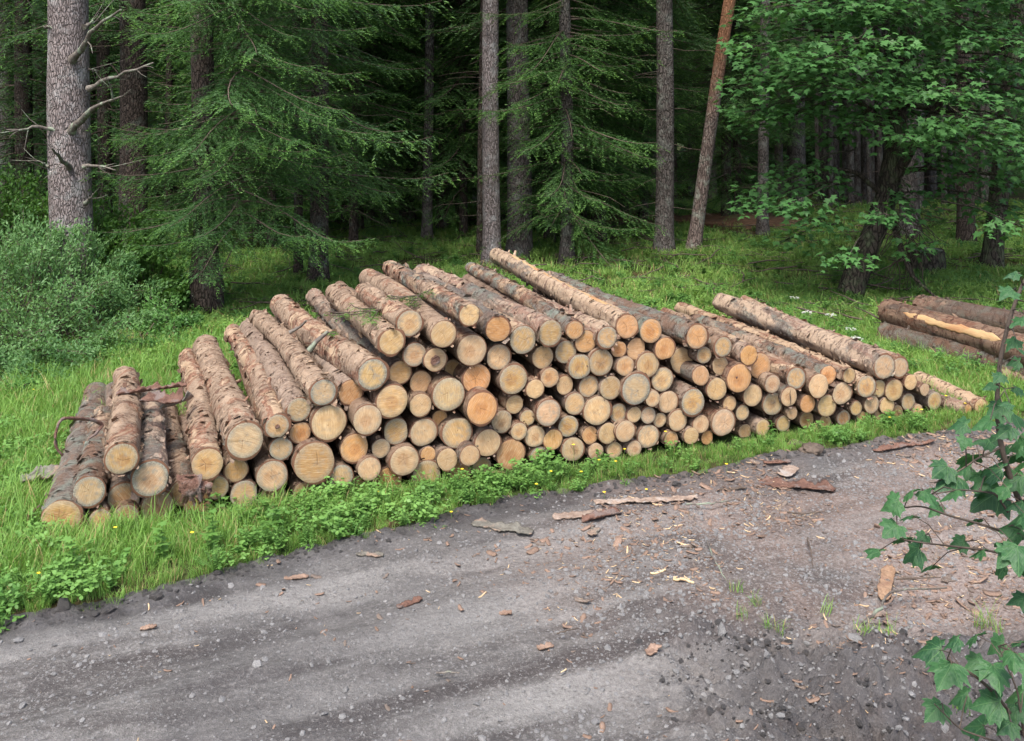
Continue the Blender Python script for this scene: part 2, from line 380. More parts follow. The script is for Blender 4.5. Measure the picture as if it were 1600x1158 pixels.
M['splint'] = mat_simple('fresh_split_wood', (.52, .38, .22), (.72, .58, .38), 20, .75, .3, c=(.38, .22, .12))
M['split_bark'] = mat_simple('orange_split_bark', (.20, .115, .07), (.42, .29, .19), 34, .8, .8, c=(.18, .10, .07))
M['bare_wood'] = mat_simple('bare_sapwood', (.34, .21, .10), (.56, .40, .22), 18, .7, .6, mapping=(1, 1, .3), c=(.30, .15, .07))
M['mud'] = mat_simple('dark_mud', (.085, .078, .077), (.16, .15, .148), 14, .7, 1.0, bd=.03, spec=.5)
M['yellow'] = mat_simple('yellow_petals', (.70, .50, .02), (.80, .62, .05), 30, .6, .1)
M['white'] = mat_simple('white_umbel', (.62, .64, .58), (.80, .80, .76), 40, .7, .1)
M['brown_soil'] = mat_simple('needle_litter', (.075, .042, .024), (.15, .085, .05), 14, .95, .8, bd=.03)

# ------------------------------------------------------------------ terrain
EDGE = [at_z(*p)[:2] for p in ((0,970),(203,925),(345,892),(467,860),(650,819),(795,776),(966,753),(1108,732),(1198,713),(1325,695),(1459,673),(1600,658))]
EX = np.array([-14, -7, -3.6] + [e[0] for e in EDGE] + [5, 9, 16])
EY = np.array([-3.2, .8, 2.85] + [e[1] for e in EDGE] + [7.0, 8.8, 12.5])
def edge_y(x): return np.interp(x, EX, EY) + .05 * (fbm(np.asarray(x) * 3.1, 0.3, 0, 5) - .5) * 2
def ground_z(x, y):
    x = np.asarray(x, float); y = np.asarray(y, float)
    z = .05 * (fbm(x * .7, y * .7, 0, 3) - .5) * sstep(7.5, 10, y)
    z = z + .035 * (fbm(x * 2.5, y * 2.5, 0, 4) - .5) * sstep(6.5, 9, y + 0 * x)
    far = np.clip(y - 18.5, 0, 26)
    z = z - far * .085
    d = edge_y(x) - y                      # >0 on the road side
    z = z - .07 * sstep(-.02, .10, d) - .22 * sstep(.10, .45, d)
    return z
def mud_mask(x, y): return sstep(4.15, 3.75, y + .10 * (x - 1.5) + .35 * (vnoise(x * 2, y * 2, 0, 77) - .5)) * sstep(.25, .95, x)
def road_z(x, y):
    x = np.asarray(x, float); y = np.asarray(y, float)
    d = (edge_y(x) - y) * .93
    z = -.012 + .022 * (fbm(x * 4, y * 5, 0, 21) - .5) + .014 * (fbm(x * 22, y * 22, 0, 22, 3) - .5)
    for c, w_, a in ((.62, .16, .022), (1.75, .2, .028)):
        dd = d + .08 * (vnoise(x * .8, 1.5, 0, 9) - .5) * 2
        z = z - a * np.exp(-((dd - c) / w_) ** 2) + a * .6 * np.exp(-((dd - c - w_ * 1.7) / (w_ * .7)) ** 2)
    z = z + .05 * sstep(.22, .02, d) * (fbm(x * 12, y * 12, 0, 31) - .25)         # churned rim by the grass
    mud = mud_mask(x, y)
    z = z + mud * (.19 * (fbm(x * 4.5, y * 6, 0, 41, 3) - .46) + .13 * (fbm(x * 20 + 3*y, y * 26, 0, 42, 4) - .5))
    z = z - .07 * sstep(.0, -.10, d)       # dives under the verge
    return z

def grid(xs, ys, zf, name, mat):
    X, Y = np.meshgrid(xs, ys); Z = zf(X, Y); n, m = X.shape
    i, j = np.meshgrid(np.arange(n-1), np.arange(m-1), indexing='ij'); a = i*m + j
    return mesh_np(name, np.stack([X, Y, Z], -1).reshape(-1, 3), np.stack([a, a+1, a+m+1, a+m], -1).ravel(), np.full((n-1)*(m-1), 4), mat)
xs = np.concatenate([np.linspace(-150, -12, 16)[:-1], np.linspace(-12, 12, 220), np.linspace(12, 150, 16)[1:]])
ys = np.concatenate([np.linspace(-60, -4, 10)[:-1], np.linspace(-4, 9, 130)[:-1], np.linspace(9, 46, 140), np.linspace(46, 260, 20)[1:]])
obj('ground', grid(xs, ys, ground_z, 'ground', M['ground']), kind='structure')
# road sheet follows the verge line: u along X, v = distance from the edge
def road_mesh():
    u = np.concatenate([np.linspace(-14, -3.3, 60)[:-1], np.linspace(-3.3, 4.3, 620), np.linspace(4.3, 16, 60)[1:]])
    v = np.concatenate([np.linspace(-.10, 2.9, 270), np.linspace(2.9, 6.0, 30)[1:]])
    U, Vv = np.meshgrid(u, v); X = U; Y = edge_y(U) - Vv; Z = road_z(X, Y)
    n, m = X.shape; i, j = np.meshgrid(np.arange(n-1), np.arange(m-1), indexing='ij'); a = i*m + j
    me = mesh_np('road', np.stack([X, Y, Z], -1).reshape(-1, 3), np.stack([a+m, a+m+1, a+1, a], -1).ravel(), np.full((n-1)*(m-1), 4), M['road'])
    at = me.attributes.new('wet', 'FLOAT', 'POINT'); at.data.foreach_set('value', np.clip(mud_mask(X, Y) + .55 * sstep(.6, -.9, X) * sstep(.40, .58, fbm(X*1.3 + 2, Y*2.6 - X, 0, 15)) + .9 * sstep(.50, .05, Vv + .35 * (fbm(X*4, Y*4, 0, 12) - .5)), 0, 1).ravel().astype(np.float32))
    return me
obj('road', road_mesh(), kind='structure')
def any_z(x, y): return np.maximum(ground_z(x, y), road_z(x, y))

# ------------------------------------------------------------------ geometry-nodes scatter for uncountable stuff
def make_scatter(name, pts, rots, scls, protos, cat_kind=True):
    col = bpy.data.collections.new(name + '_pieces')
    for p in protos:
        o = bpy.data.objects.new(name + '_piece', p); col.objects.link(o)
    me = bpy.data.meshes.new(name); pts = np.asarray(pts, np.float32); n = len(pts)
    me.vertices.add(n); me.vertices.foreach_set('co', pts.ravel())
    a = me.attributes.new('rot', 'FLOAT_VECTOR', 'POINT'); a.data.foreach_set('vector', np.asarray(rots, np.float32).ravel())
    a = me.attributes.new('scl', 'FLOAT', 'POINT'); a.data.foreach_set('value', np.asarray(scls, np.float32))
    a = me.attributes.new('idx', 'INT', 'POINT'); a.data.foreach_set('value', RNG.integers(0, len(protos), n).astype(np.int32))
    ng = bpy.data.node_groups.new(name, 'GeometryNodeTree')
    ng.interface.new_socket('Geometry', in_out='INPUT', socket_type='NodeSocketGeometry')
    ng.interface.new_socket('Geometry', in_out='OUTPUT', socket_type='NodeSocketGeometry')
    N = ng.nodes; L = ng.links
    gi = N.new('NodeGroupInput'); go = N.new('NodeGroupOutput'); ip = N.new('GeometryNodeInstanceOnPoints'); ci = N.new('GeometryNodeCollectionInfo')
    ci.inputs['Collection'].default_value = col; ci.inputs['Separate Children'].default_value = True; ci.inputs['Reset Children'].default_value = True
    def attr(nm, dt):
        q = N.new('GeometryNodeInputNamedAttribute'); q.data_type = dt; q.inputs['Name'].default_value = nm
        return [s for s in q.outputs if s.name == 'Attribute' and s.enabled][0]
    e2r = N.new('FunctionNodeEulerToRotation')
    L.new(gi.outputs[0], ip.inputs['Points']); L.new(ci.outputs[0], ip.inputs['Instance']); ip.inputs['Pick Instance'].default_value = True
    L.new(attr('idx', 'INT'), ip.inputs['Instance Index']); L.new(attr('rot', 'FLOAT_VECTOR'), e2r.inputs[0]); L.new(e2r.outputs[0], ip.inputs['Rotation'])
    L.new(attr('scl', 'FLOAT'), ip.inputs['Scale']); L.new(ip.outputs[0], go.inputs[0])
    o = obj(name, me, kind='stuff'); md = o.modifiers.new('scatter', 'NODES'); md.node_group = ng
    return o

def in_frame_pts(n, x0, x1, y0, y1, margin=.25):
    x = RNG.uniform(x0, x1, n); y = RNG.uniform(y0, y1, n)
    k = np.abs(x) < y * (.5 + .03) + margin
    return x[k], y[k]

# ------------------------------------------------------------------ the log pile
# cx, cy, height in px, wood tone, bark (lichen, peel, dark), far-end px or None, offset along the axis, landmark label (short phrase used by its neighbours)
P_, O_, G_, Y_, D_ = 'pale', 'orange', 'grey', 'yellow', 'dark'
LOGS = [
 (95,811,61,Y_,(.75,.8,0),(146,615),-.02,('half-peeled log lying lowest at the left corner of the pile','lowest left corner log')),
 (156,812,34,Y_,None,None,0,None),
 (139,768,49,G_,(.6,.3,0),(163,640),0,('grey-rimmed log with darker heart second from the left in the slope',None)),
 (190,717,50,Y_,(.1,.35,.05),(187,592),-.06,('short tan flaky log resting topmost at the left end of the pile','topmost log at the left end')),
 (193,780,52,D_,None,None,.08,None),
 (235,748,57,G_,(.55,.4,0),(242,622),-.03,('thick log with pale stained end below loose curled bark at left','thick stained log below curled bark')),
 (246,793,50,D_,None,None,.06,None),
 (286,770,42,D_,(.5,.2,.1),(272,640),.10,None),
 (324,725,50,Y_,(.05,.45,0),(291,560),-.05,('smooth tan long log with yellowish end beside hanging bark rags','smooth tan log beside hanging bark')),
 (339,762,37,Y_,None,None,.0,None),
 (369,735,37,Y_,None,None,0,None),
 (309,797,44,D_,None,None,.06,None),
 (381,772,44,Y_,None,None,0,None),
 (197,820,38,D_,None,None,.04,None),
 (383,688,58,G_,(.35,.35,0),(322,541),-.05,('thick pinkish ringed-bark log with grey-rimmed end in the left slope','thick grey-rimmed log of the left slope')),
 (433,666,38,Y_,(.05,.5,0),(357,520),-.03,('slender tan log with dark knot in the centre of its end','tan log with the knotted heart')),
 (439,701,37,G_,None,None,-.02,None),
 (425,744,50,P_,None,None,-.02,None),
 (469,676,34,O_,None,None,.02,None),
 (467,640,38,G_,(.15,.2,.25),(381,513),0,('dark flaky-barked slender log between two longer logs on the left slope',None)),
 (505,613,42,G_,(.35,.2,.05),(398,495),-.04,('grey-barked long log covered in curled bark flakes',"flaky grey-barked log")),
 (514,660,57,P_,None,None,-.03,('big pale smooth round log end under the flaky grey-barked log','big pale log of the left half')),
 (491,723,66,Y_,None,None,-.03,('largest round log end in the lower left of the pile','largest log end')),
 (548,613,40,O_,(.2,.3,.2),(437,503),.05,('ragged brown log with shaded orange end beside a long tan log',None)),
 (582,585,50,Y_,(.05,.5,0),(440,474),-.06,('long clean tan log crossing to the back above the left slope','long clean tan log')),
 (554,700,46,O_,None,None,0,('bright orange end with star cracks right of the largest log','star-cracked orange log')),
 (574,656,48,P_,None,None,-.06,None),
 (613,627,53,P_,None,None,-.03,('large pale log end with loose bark rim near the pile centre-left','large log with loose bark rim')),
 (625,582,37,O_,(.6,.3,.1),(490,465),.02,None),
 (612,534,41,Y_,(.3,.3,0),(524,453),-.04,('tan log under a green moss-like needle sprig','log under the needle sprig')),
 (640,505,42,P_,(.15,.3,0),(576,456),-.04,None),
 (648,554,38,P_,None,None,-.03,None),
 (680,562,38,P_,None,None,-.03,('small pale end with a hollow brown knot in its centre','log with hollow brown knot')),
 (693,522,43,P_,(.4,.3,.1),None,-.10,None),
 (734,492,35,P_,(.4,.5,0),(608,415),-.10,('upper patchy-barked log with small pale end near the left of the crest','patchy-barked crest log')),
 (657,597,36,O_,None,None,.05,None),
 (701,616,54,G_,None,None,-.03,('large grey-ringed log end in the middle of the left half','large grey-ringed log')),
 (657,633,37,P_,None,None,0,None),
 (687,653,25,O_,None,None,.04,None),
 (707,575,27,D_,None,None,.12,None),
 (619,674,42,Y_,None,None,0,None),
 (662,676,45,P_,None,None,0,None),
 (714,676,50,Y_,None,None,-.01,('smooth round yellowish log end right of centre-left',"smooth yellowish log")),
 (595,701,31,P_,None,None,-.02,None),
 (632,720,48,P_,None,None,-.05,None),
 (669,710,25,O_,None,None,0,None),
 (699,718,36,P_,None,None,-.04,None),
 (577,733,38,P_,None,None,-.05,None),
 (533,745,39,Y_,None,None,0,None),
 (608,759,43,O_,None,None,0,None),
 (666,746,48,Y_,None,None,-.01,None),
 (719,741,36,O_,None,None,0,None),
 (734,712,33,P_,None,None,-.08,None),
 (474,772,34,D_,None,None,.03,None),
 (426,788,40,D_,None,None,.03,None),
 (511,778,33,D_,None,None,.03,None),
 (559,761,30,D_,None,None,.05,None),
 (737,547,50,P_,None,None,-.04,('tall-standing round pale log end with its bark edge dark, under the crest','round pale log under the crest')),
 (778,515,41,O_,(.6,.3,.1),(655,440),-.05,('orange end with hollow shadow rim below lichened bark on the crest',None)),
 (779,558,41,P_,None,None,-.01,None),
 (817,531,46,Y_,(.2,.5,.1),None,-.02,None),
 (860,520,42,Y_,(.45,.5,.05),(670,427),-.05,('long log of the crest with lilac-grey bark and orange peeled stretch','lilac-grey barked crest log')),
 (898,516,29,O_,(.55,.6,0),(734,421),-.03,None),
 (915,534,37,O_,None,None,0,None),
 (949,527,35,Y_,(.0,.5,0),(759,421),-.05,('long smooth tan log with a shaded greenish end on the crest','long smooth tan crest log')),
 (980,510,38,O_,(.42,.75,.0),(782,404),-.03,('topmost log with dark bark and a long peeled orange stripe','topmost striped log')),
 (1017,517,39,O_,(.6,.4,0),None,-.03,('orange freshly sawn end just right of the topmost striped log','fresh orange log beside the topmost')),
 (848,558,37,Y_,None,None,0,None),
 (884,550,37,Y_,None,None,0,None),
 (939,566,43,Y_,None,None,-.02,None),
 (906,573,41,Y_,None,None,-.01,None),
 (967,546,27,O_,None,None,0,None),
 (994,545,35,O_,None,None,0,None),
 (977,572,32,P_,None,None,-.02,None),
 (1012,570,40,Y_,None,None,0,None),
 (1039,545,36,O_,None,None,-.02,None),
 (745,592,47,O_,None,None,-.01,None),
 (802,593,48,Y_,None,None,-.03,('large round saw-marked end in the exact middle of the pile','large saw-marked middle log')),
 (859,590,32,P_,None,None,0,None),
 (836,608,31,P_,None,None,-.03,None),
 (882,602,30,P_,None,None,0,None),
 (920,604,35,P_,None,None,0,None),
 (954,606,38,Y_,None,None,-.02,None),
 (994,608,51,G_,None,None,-.04,('large greenish-stained log end with a white star crack, right of centre','large stained star-cracked log')),
 (1035,593,39,P_,None,None,0,None),
 (1020,623,26,P_,None,None,-.03,None),
 (753,638,52,O_,None,None,-.10,('stout reddish log sticking out with bark over its rim','stout jutting reddish log')),
 (804,632,30,Y_,None,None,0,None),
 (784,659,37,G_,None,None,0,None),
 (824,653,26,Y_,None,None,0,None),
 (857,645,43,P_,None,None,-.05,None),
 (898,631,35,Y_,None,None,0,None),
 (933,642,48,P_,None,None,-.02,('large pinkish pale smooth end right of the pile middle','large pinkish log')),
 (966,645,30,Y_,None,None,0,None),
 (991,648,26,P_,None,None,0,None),
 (1013,649,27,P_,None,None,0,None),
 (1031,656,24,P_,None,None,0,None),
 (811,674,28,P_,None,None,-.02,None),
 (888,666,35,Y_,None,None,0,None),
 (836,682,35,P_,None,None,0,None),
 (864,687,33,O_,None,None,0,None),
 (762,692,44,P_,None,None,-.04,None),
 (798,710,49,O_,None,None,0,('big orange-tan end standing on the grass at the foot of the pile middle','big orange-tan bottom log')),
 (922,680,29,O_,None,None,0,None),
 (950,677,34,P_,None,None,0,None),
 (977,674,35,P_,None,None,-.03,None),
 (1013,682,38,P_,None,None,0,None),
 (895,702,39,G_,None,None,0,('mossy grey-rimmed bottom log end behind yellow flowers','mossy grey-rimmed bottom log')),
 (842,713,31,G_,None,None,0,None),
 (931,705,27,P_,None,None,0,None),
 (960,703,27,P_,None,None,0,None),
 (991,701,26,P_,None,None,-.02,None),
 (753,731,34,Y_,None,None,.02,None),
 (1065,563,42,Y_,None,None,.10,('set-back dark yellow end under the right shoulder of the pile',None)),
 (1089,526,39,O_,(.68,.4,0),(860,433),-.05,('lichen-grey log with bright orange end on the right shoulder','lichen-grey shoulder log')),
 (1100,555,27,Y_,None,None,0,None),
 (1095,587,32,O_,None,None,-.04,None),
 (1130,542,32,Y_,None,(950,470),-.04,None),
 (1125,571,31,P_,None,None,.0,None),
 (1170,555,32,O_,(.2,.5,.1),(1010,490),-.04,None),
 (1155,591,46,O_,None,None,-.04,('large orange end with one small dark knot on the right slope','large orange log with small knot')),
 (1187,572,42,O_,None,None,.02,None),
 (1120,608,37,P_,None,None,-.02,None),
 (1083,628,43,Y_,None,None,-.03,('big yellowish end beside the deep black gap, right half','big log beside the black gap')),
 (1044,628,36,P_,None,None,0,None),
 (1140,631,25,P_,None,None,0,None),
 (1176,618,35,P_,None,None,0,None),
 (1207,600,29,P_,None,None,-.03,None),
 (1244,591,34,Y_,(.45,.5,.0),(1100,523),-.03,('thin lichened log whose pale end looks left of an overlapping pair','lichened log by the overlapping pair')),
 (1233,620,31,P_,None,None,-.03,('small end split by a wide dark vertical crack','small split log')),
 (1207,631,37,G_,None,None,0,None),
 (1160,645,25,P_,None,None,0,None),
 (1130,660,43,P_,None,None,-.02,('largest bottom log end of the right half, half in grass','largest right bottom log')),
 (1095,663,30,P_,None,None,-.03,None),
 (1059,657,34,P_,None,None,0,None),
 (1080,681,27,P_,None,None,-.02,None),
 (1105,684,22,O_,None,None,0,None),
 (1049,686,25,O_,None,None,0,None),
 (1262,631,29,O_,None,None,0,None),
 (1279,603,39,P_,None,None,-.04,('front log of the overlapping pair on the right slope','overlapping pair')),
 (1294,586,30,O_,(.6,.3,.0),(1090,503),0,('grey-barked rear log of the overlapping pair on the right slope',None)),
 (1292,634,35,Y_,None,None,0,None),
 (1316,615,37,P_,None,None,-.01,None),
 (1327,587,25,Y_,(.1,.5,.2),(1042,485),-.03,('slim long log with small yellow end, lichened and flaky, on the right slope','slim long log of the right slope')),
 (1338,638,23,Y_,None,None,0,None),
 (1192,668,26,Y_,None,None,0,None),
 (1238,646,20,D_,None,None,0,None),
 (1354,604,35,Y_,(.3,.7,.15),(1067,481),-.02,('log with dark bark behind and peeled tan front on the far right slope','half-peeled right slope log')),
 (1373,607,28,P_,None,None,0,None),
 (1397,610,35,Y_,None,None,-.01,None),
 (1382,573,39,P_,(.45,.7,0),(1131,474),-.05,('peeled pale log with a round cream end at the right end of the pile','cream-ended peeled log')),
 (1406,574,31,P_,(.3,.5,0),(1165,476),0,None),
 (1423,597,26,P_,None,None,-.02,None),
 (1445,609,20,P_,None,None,-.02,None),
 (1419,628,27,D_,None,None,.03,None),
 (1460,626,29,Y_,None,None,0,None),
 (1483,631,21,Y_,None,None,0,None),
 (1362,632,29,P_,None,None,-.01,None),
 (1386,634,29,P_,None,None,-.01,None),
 (1224,662,26,Y_,None,None,.03,None),
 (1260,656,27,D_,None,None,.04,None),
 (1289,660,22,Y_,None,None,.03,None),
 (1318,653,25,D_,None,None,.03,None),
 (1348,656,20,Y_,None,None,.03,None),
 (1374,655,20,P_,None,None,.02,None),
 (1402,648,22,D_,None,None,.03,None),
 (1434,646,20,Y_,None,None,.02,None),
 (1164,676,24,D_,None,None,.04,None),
]
TONE = {'pale': (.56, .39, .225), 'orange': (.54, .265, .09), 'grey': (.45, .345, .21), 'yellow': (.46, .31, .13), 'dark': (.23, .13, .045)}  # dark tone: shade low in the pile put into the wood colour
TWORD = {'pale': 'pale', 'orange': 'orange', 'grey': 'grey-rimmed', 'yellow': 'yellowish', 'dark': 'shade-tinted brown'}

def log_parts(root, L, r0, r1, tone, bark, hero, seed):
    rg = np.random.default_rng(seed)
    seg = 40 if hero else 22
    rings = int(L / .028) if hero else 9
    th = np.linspace(0, 2*np.pi, seg, endpoint=False)
    z = np.linspace(0, L, rings)
    T, Z = np.meshgrid(th, z); c, s = np.cos(T), np.sin(T)
    lob = 1 + .09 * (vnoise(c * 1.1 + 5, s * 1.1 + 5, seed * .37, seed) - .5) * 2 + .035 * (vnoise(c * 3 + 5, s * 3 + 5, seed * .7, seed) - .5) * 2 + rg.uniform(.0, .06) * np.cos(2 * (T - rg.uniform(0, 6)))
    rad = (r0 + (r1 - r0) * Z / L) * lob
    bx = .055 * (vnoise(Z * .9, seed, 0, 3) - vnoise(0, seed, 0, 3));  by = .04 * (vnoise(Z * .9, seed + 9, 0, 3) - vnoise(0, seed + 9, 0, 3))
    if hero:
        n1 = vnoise(c * r0 * 30, s * r0 * 30, Z * 9, seed); n2 = vnoise(c * r0 * 75, s * r0 * 75, Z * 60, seed + 1)
        plate = sstep(.45, .55, fbm(c * r0 * 14 + seed, s * r0 * 14, Z * 5, seed + 2, 3))
        d = .006 * (n1 - .5) + .004 * (n2 - .5) + .0045 * plate
        for _ in range(rg.integers(3, 8)):       # knots
            kz, kt = rg.uniform(.1, L), rg.uniform(0, 2*np.pi)
            dt = np.angle(np.exp(1j * (T - kt))) * r0
            d += .011 * np.exp(-(dt**2 + (Z - kz)**2) / .022**2)
        rad = rad + d
    V = np.stack([rad * c + bx, rad * s + by, Z], -1)
    V[0, :, 2] += .004 * (vnoise(c[0] * 6, s[0] * 6, seed, 8) - .5)
    b = MB(); i, j = np.meshgrid(np.arange(rings-1), np.arange(seg), indexing='ij')
    a = i*seg + j; q = i*seg + (j+1) % seg
    b.add(V.reshape(-1, 3), np.stack([a, a+seg, q+seg, q], -1).reshape(-1, 4))
    nfl = int(L * (110 if hero else 0)) + (7 if not hero else 14)
    for k in range(nfl):                        # curled bark flakes and loose rim bits
        zz = rg.uniform(0.004, L - .03) if hero and k >= 14 else rg.uniform(.0, .02); t0 = rg.uniform(0, 2*np.pi)
        rr = (r0 + (r1 - r0) * zz / L) * 1.03 + .002; bg_ = 2.2 if hero and rg.random() < .2 else 1.0; w_ = rg.uniform(.007, .026) * bg_; l_ = rg.uniform(.005, .018) * bg_; lift = rg.uniform(.003, .010) * bg_
        u = np.array([math.cos(t0), math.sin(t0), 0]); v = np.array([-math.sin(t0), math.cos(t0), 0]); sg = rg.choice([-1, 1])
        ctr = u * rr + np.array([bx.ravel()[0] if not hero else 0, 0, zz])
        if hero:
            ri = min(rings - 1, int(zz / L * (rings - 1))); ti = int(t0 / (2*np.pi) * seg) % seg; ctr = V[ri, ti] + u * .001; ctr[2] = zz
        pts = [ctr - v * w_ * .5, ctr + v * w_ * .5 + np.array([0, 0, rg.uniform(-.006, .006)]), ctr + v * w_ * rg.uniform(.1, .45) + u * lift + np.array([0, 0, sg * l_]), ctr - v * w_ * rg.uniform(.1, .4) + u * lift * rg.uniform(.4, 1.2) + np.array([0, 0, sg * l_ * rg.uniform(.6, 1)])]
        b.poly(pts)
    if hero:
        for _ in range(rg.integers(1, 5)):       # sawn-off branch stubs
            zz = rg.uniform(.15, L - .1); t0 = rg.uniform(0, 2*np.pi); ri = min(rings - 1, int(zz / L * (rings - 1))); ti = int(t0 / (2*np.pi) * seg) % seg
            u = np.array([math.cos(t0), math.sin(t0), rg.uniform(-.3, .5)]); r_ = rg.uniform(.006, .012)
            b.tube(np.array([V[ri, ti] - u * .01, V[ri, ti] + u * .008, V[ri, ti] + u * rg.uniform(.014, .035)]), [r_ * 1.5, r_, r_ * .8], 7)
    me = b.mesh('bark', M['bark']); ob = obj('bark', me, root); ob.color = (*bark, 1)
    # sawn ends
    for end, (ri, rsc) in enumerate(((0, r0), (rings-1, r1))):
        ringv = V[ri] / rsc; cz = ringv[:, 2].mean(); ctr = np.array([ringv[:, 0].mean(), ringv[:, 1].mean(), cz])
        sgn = -1 if end == 0 else 1
        VV = [ctr + np.array([0, 0, sgn * .012])]
        for f_ in (.35, .7, .96):
            VV += [ctr * (1-f_) + p * f_ + np.array([0, 0, sgn * (.010 + (.008 * (vnoise(p[0]*5, p[1]*5, seed) - .5)))]) for p in ringv]
        VV += [p + np.array([0, 0, -sgn * .01]) for p in ringv]
        Fs = MB(); VV = np.array(VV); fi = []
        m3 = np.arange(seg); nx = (m3 + 1) % seg
        tri = np.stack([np.zeros(seg, int), 1 + nx, 1 + m3], -1); qd = []
        for k in range(3): qd.append(np.stack([1 + k*seg + m3, 1 + k*seg + nx, 1 + (k+1)*seg + nx, 1 + (k+1)*seg + m3], -1))
        qd = np.concatenate(qd)
        if end == 1: tri = tri[:, ::-1]; qd = qd[:, ::-1]
        idx = np.concatenate([tri.ravel(), qd.ravel()]); sz = np.concatenate([np.full(len(tri), 3), np.full(len(qd), 4)])
        me = mesh_np('cut_face', VV, idx, sz, M['cut']); oc = obj('cut_face', me, root); oc.scale = (rsc,) * 3
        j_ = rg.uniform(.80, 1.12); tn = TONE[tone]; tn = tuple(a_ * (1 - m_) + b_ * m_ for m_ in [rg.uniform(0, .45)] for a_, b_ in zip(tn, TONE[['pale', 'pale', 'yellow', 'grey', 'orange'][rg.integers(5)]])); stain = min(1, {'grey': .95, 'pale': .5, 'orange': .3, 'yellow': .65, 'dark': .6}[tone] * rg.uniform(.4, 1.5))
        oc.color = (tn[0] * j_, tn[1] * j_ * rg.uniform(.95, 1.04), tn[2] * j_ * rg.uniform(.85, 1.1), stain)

AXIS = np.array([-FP_B, 1.0, 0]) / math.hypot(1, FP_B)
def peeled_strip(root, r0, r1, L, z0, z1, a0, wid, seed, mat):
    n, m = 60, 7; zz = np.linspace(z0, z1, n); e = wid * (.55 + .9 * fbm(zz * 14, seed, 0, seed, 3)) * np.clip(np.minimum(zz - z0, z1 - zz) / .08, .05, 1)
    e2 = wid * (.55 + .9 * fbm(zz * 14 + 50, seed, 0, seed, 3)) * np.clip(np.minimum(zz - z0, z1 - zz) / .08, .05, 1)
    q = np.linspace(0, 1, m); A = a0 + (-e[:, None] + (e + e2)[:, None] * q[None]) ; rr = (r0 + (r1 - r0) * zz / L)[:, None] * 1.10 + .002 - .004 * np.abs(q[None] * 2 - 1)**4
    bx = .055 * (vnoise(zz * .9, seed, 0, 3) - vnoise(0, seed, 0, 3)); by = .04 * (vnoise(zz * .9, seed + 9, 0, 3) - vnoise(0, seed + 9, 0, 3))
    V = np.stack([rr * np.cos(A) + bx[:, None], rr * np.sin(A) + by[:, None], zz[:, None] + 0 * A], -1).reshape(-1, 3); V2 = V * [.93, .93, 1]
    i, j = np.meshgrid(np.arange(n-1), np.arange(m-1), indexing='ij'); a = (i*m + j).ravel(); b = MB(); f = np.stack([a, a+1, a+m+1, a+m], -1); k = len(V)
    sd = np.array([[t*m, (t+1)*m, (t+1)*m+k, t*m+k] for t in range(n-1)] + [[t*m+m-1+k, (t+1)*m+m-1+k, (t+1)*m+m-1, t*m+m-1] for t in range(n-1)])
    b.add(np.concatenate([V, V2]), np.concatenate([f, sd])); obj('peeled_strip', b.mesh('peeled_strip', mat), root)
def face_knot(root, r, x, y, rad, hollow):
    b = MB(); a = np.linspace(0, 2*np.pi, 16, endpoint=False); k = 1 + .3 * (vnoise(np.cos(a)*2+4, np.sin(a)*2+4, x*9) - .5) * 2
    rings = [(1.0, -.0135), (.7, -.0150), (.45, -.0128 if hollow else -.0155)]
    for ri in range(2):
        o_, i_ = rings[ri], rings[ri+1]
        P = np.concatenate([np.stack([r*(x + rad*k*q*np.cos(a)), r*(y + rad*k*q*np.sin(a)), a*0 + z_*(r/.08)], -1) for q, z_ in (o_, i_)])
        t = np.arange(16); b.add(P, np.stack([t, t+16, (t+1) % 16 + 16, (t+1) % 16], -1))
    b.poly(np.stack([r*(x + rad*k*.45*np.cos(a)), r*(y + rad*k*.45*np.sin(a)), a*0 + rings[2][1]*(r/.08)], -1)[::-1]); obj('knot', b.mesh('knot', M['rust']), root)
def face_split(root, r):
    b = MB(); y = np.linspace(-.9, .8, 9); w = .07 * np.sin(np.linspace(.15, 3, 9)) ; x = .05 * np.sin(y*5)
    L_ = np.stack([r*(x - w), r*y, 0*y - .0145*(r/.07)], -1); R_ = np.stack([r*(x + w), r*y, 0*y - .0145*(r/.07)], -1)
    P = np.concatenate([L_, R_]); t = np.arange(8); b.add(P, np.stack([t, t+1, t+10, t+9], -1)); obj('crack', b.mesh('crack', M['twig']), root)

def place_log(P0, P1, r0, r1, tone, bark, hero, seed, label, group, name='log'):
    d = Vector(P1 - P0); L = d.length
    t = thing(name, label, 'log', P0, group)
    t.rotation_mode = 'QUATERNION'
    t.rotation_quaternion = Matrix((Vector(np.cross((0, 0, 1), d)).normalized(), d.cross(Vector(np.cross((0, 0, 1), d))).normalized(), d.normalized())).transposed().to_quaternion()
    log_parts(t, L, r0, r1, tone, bark, hero, seed)
    return t

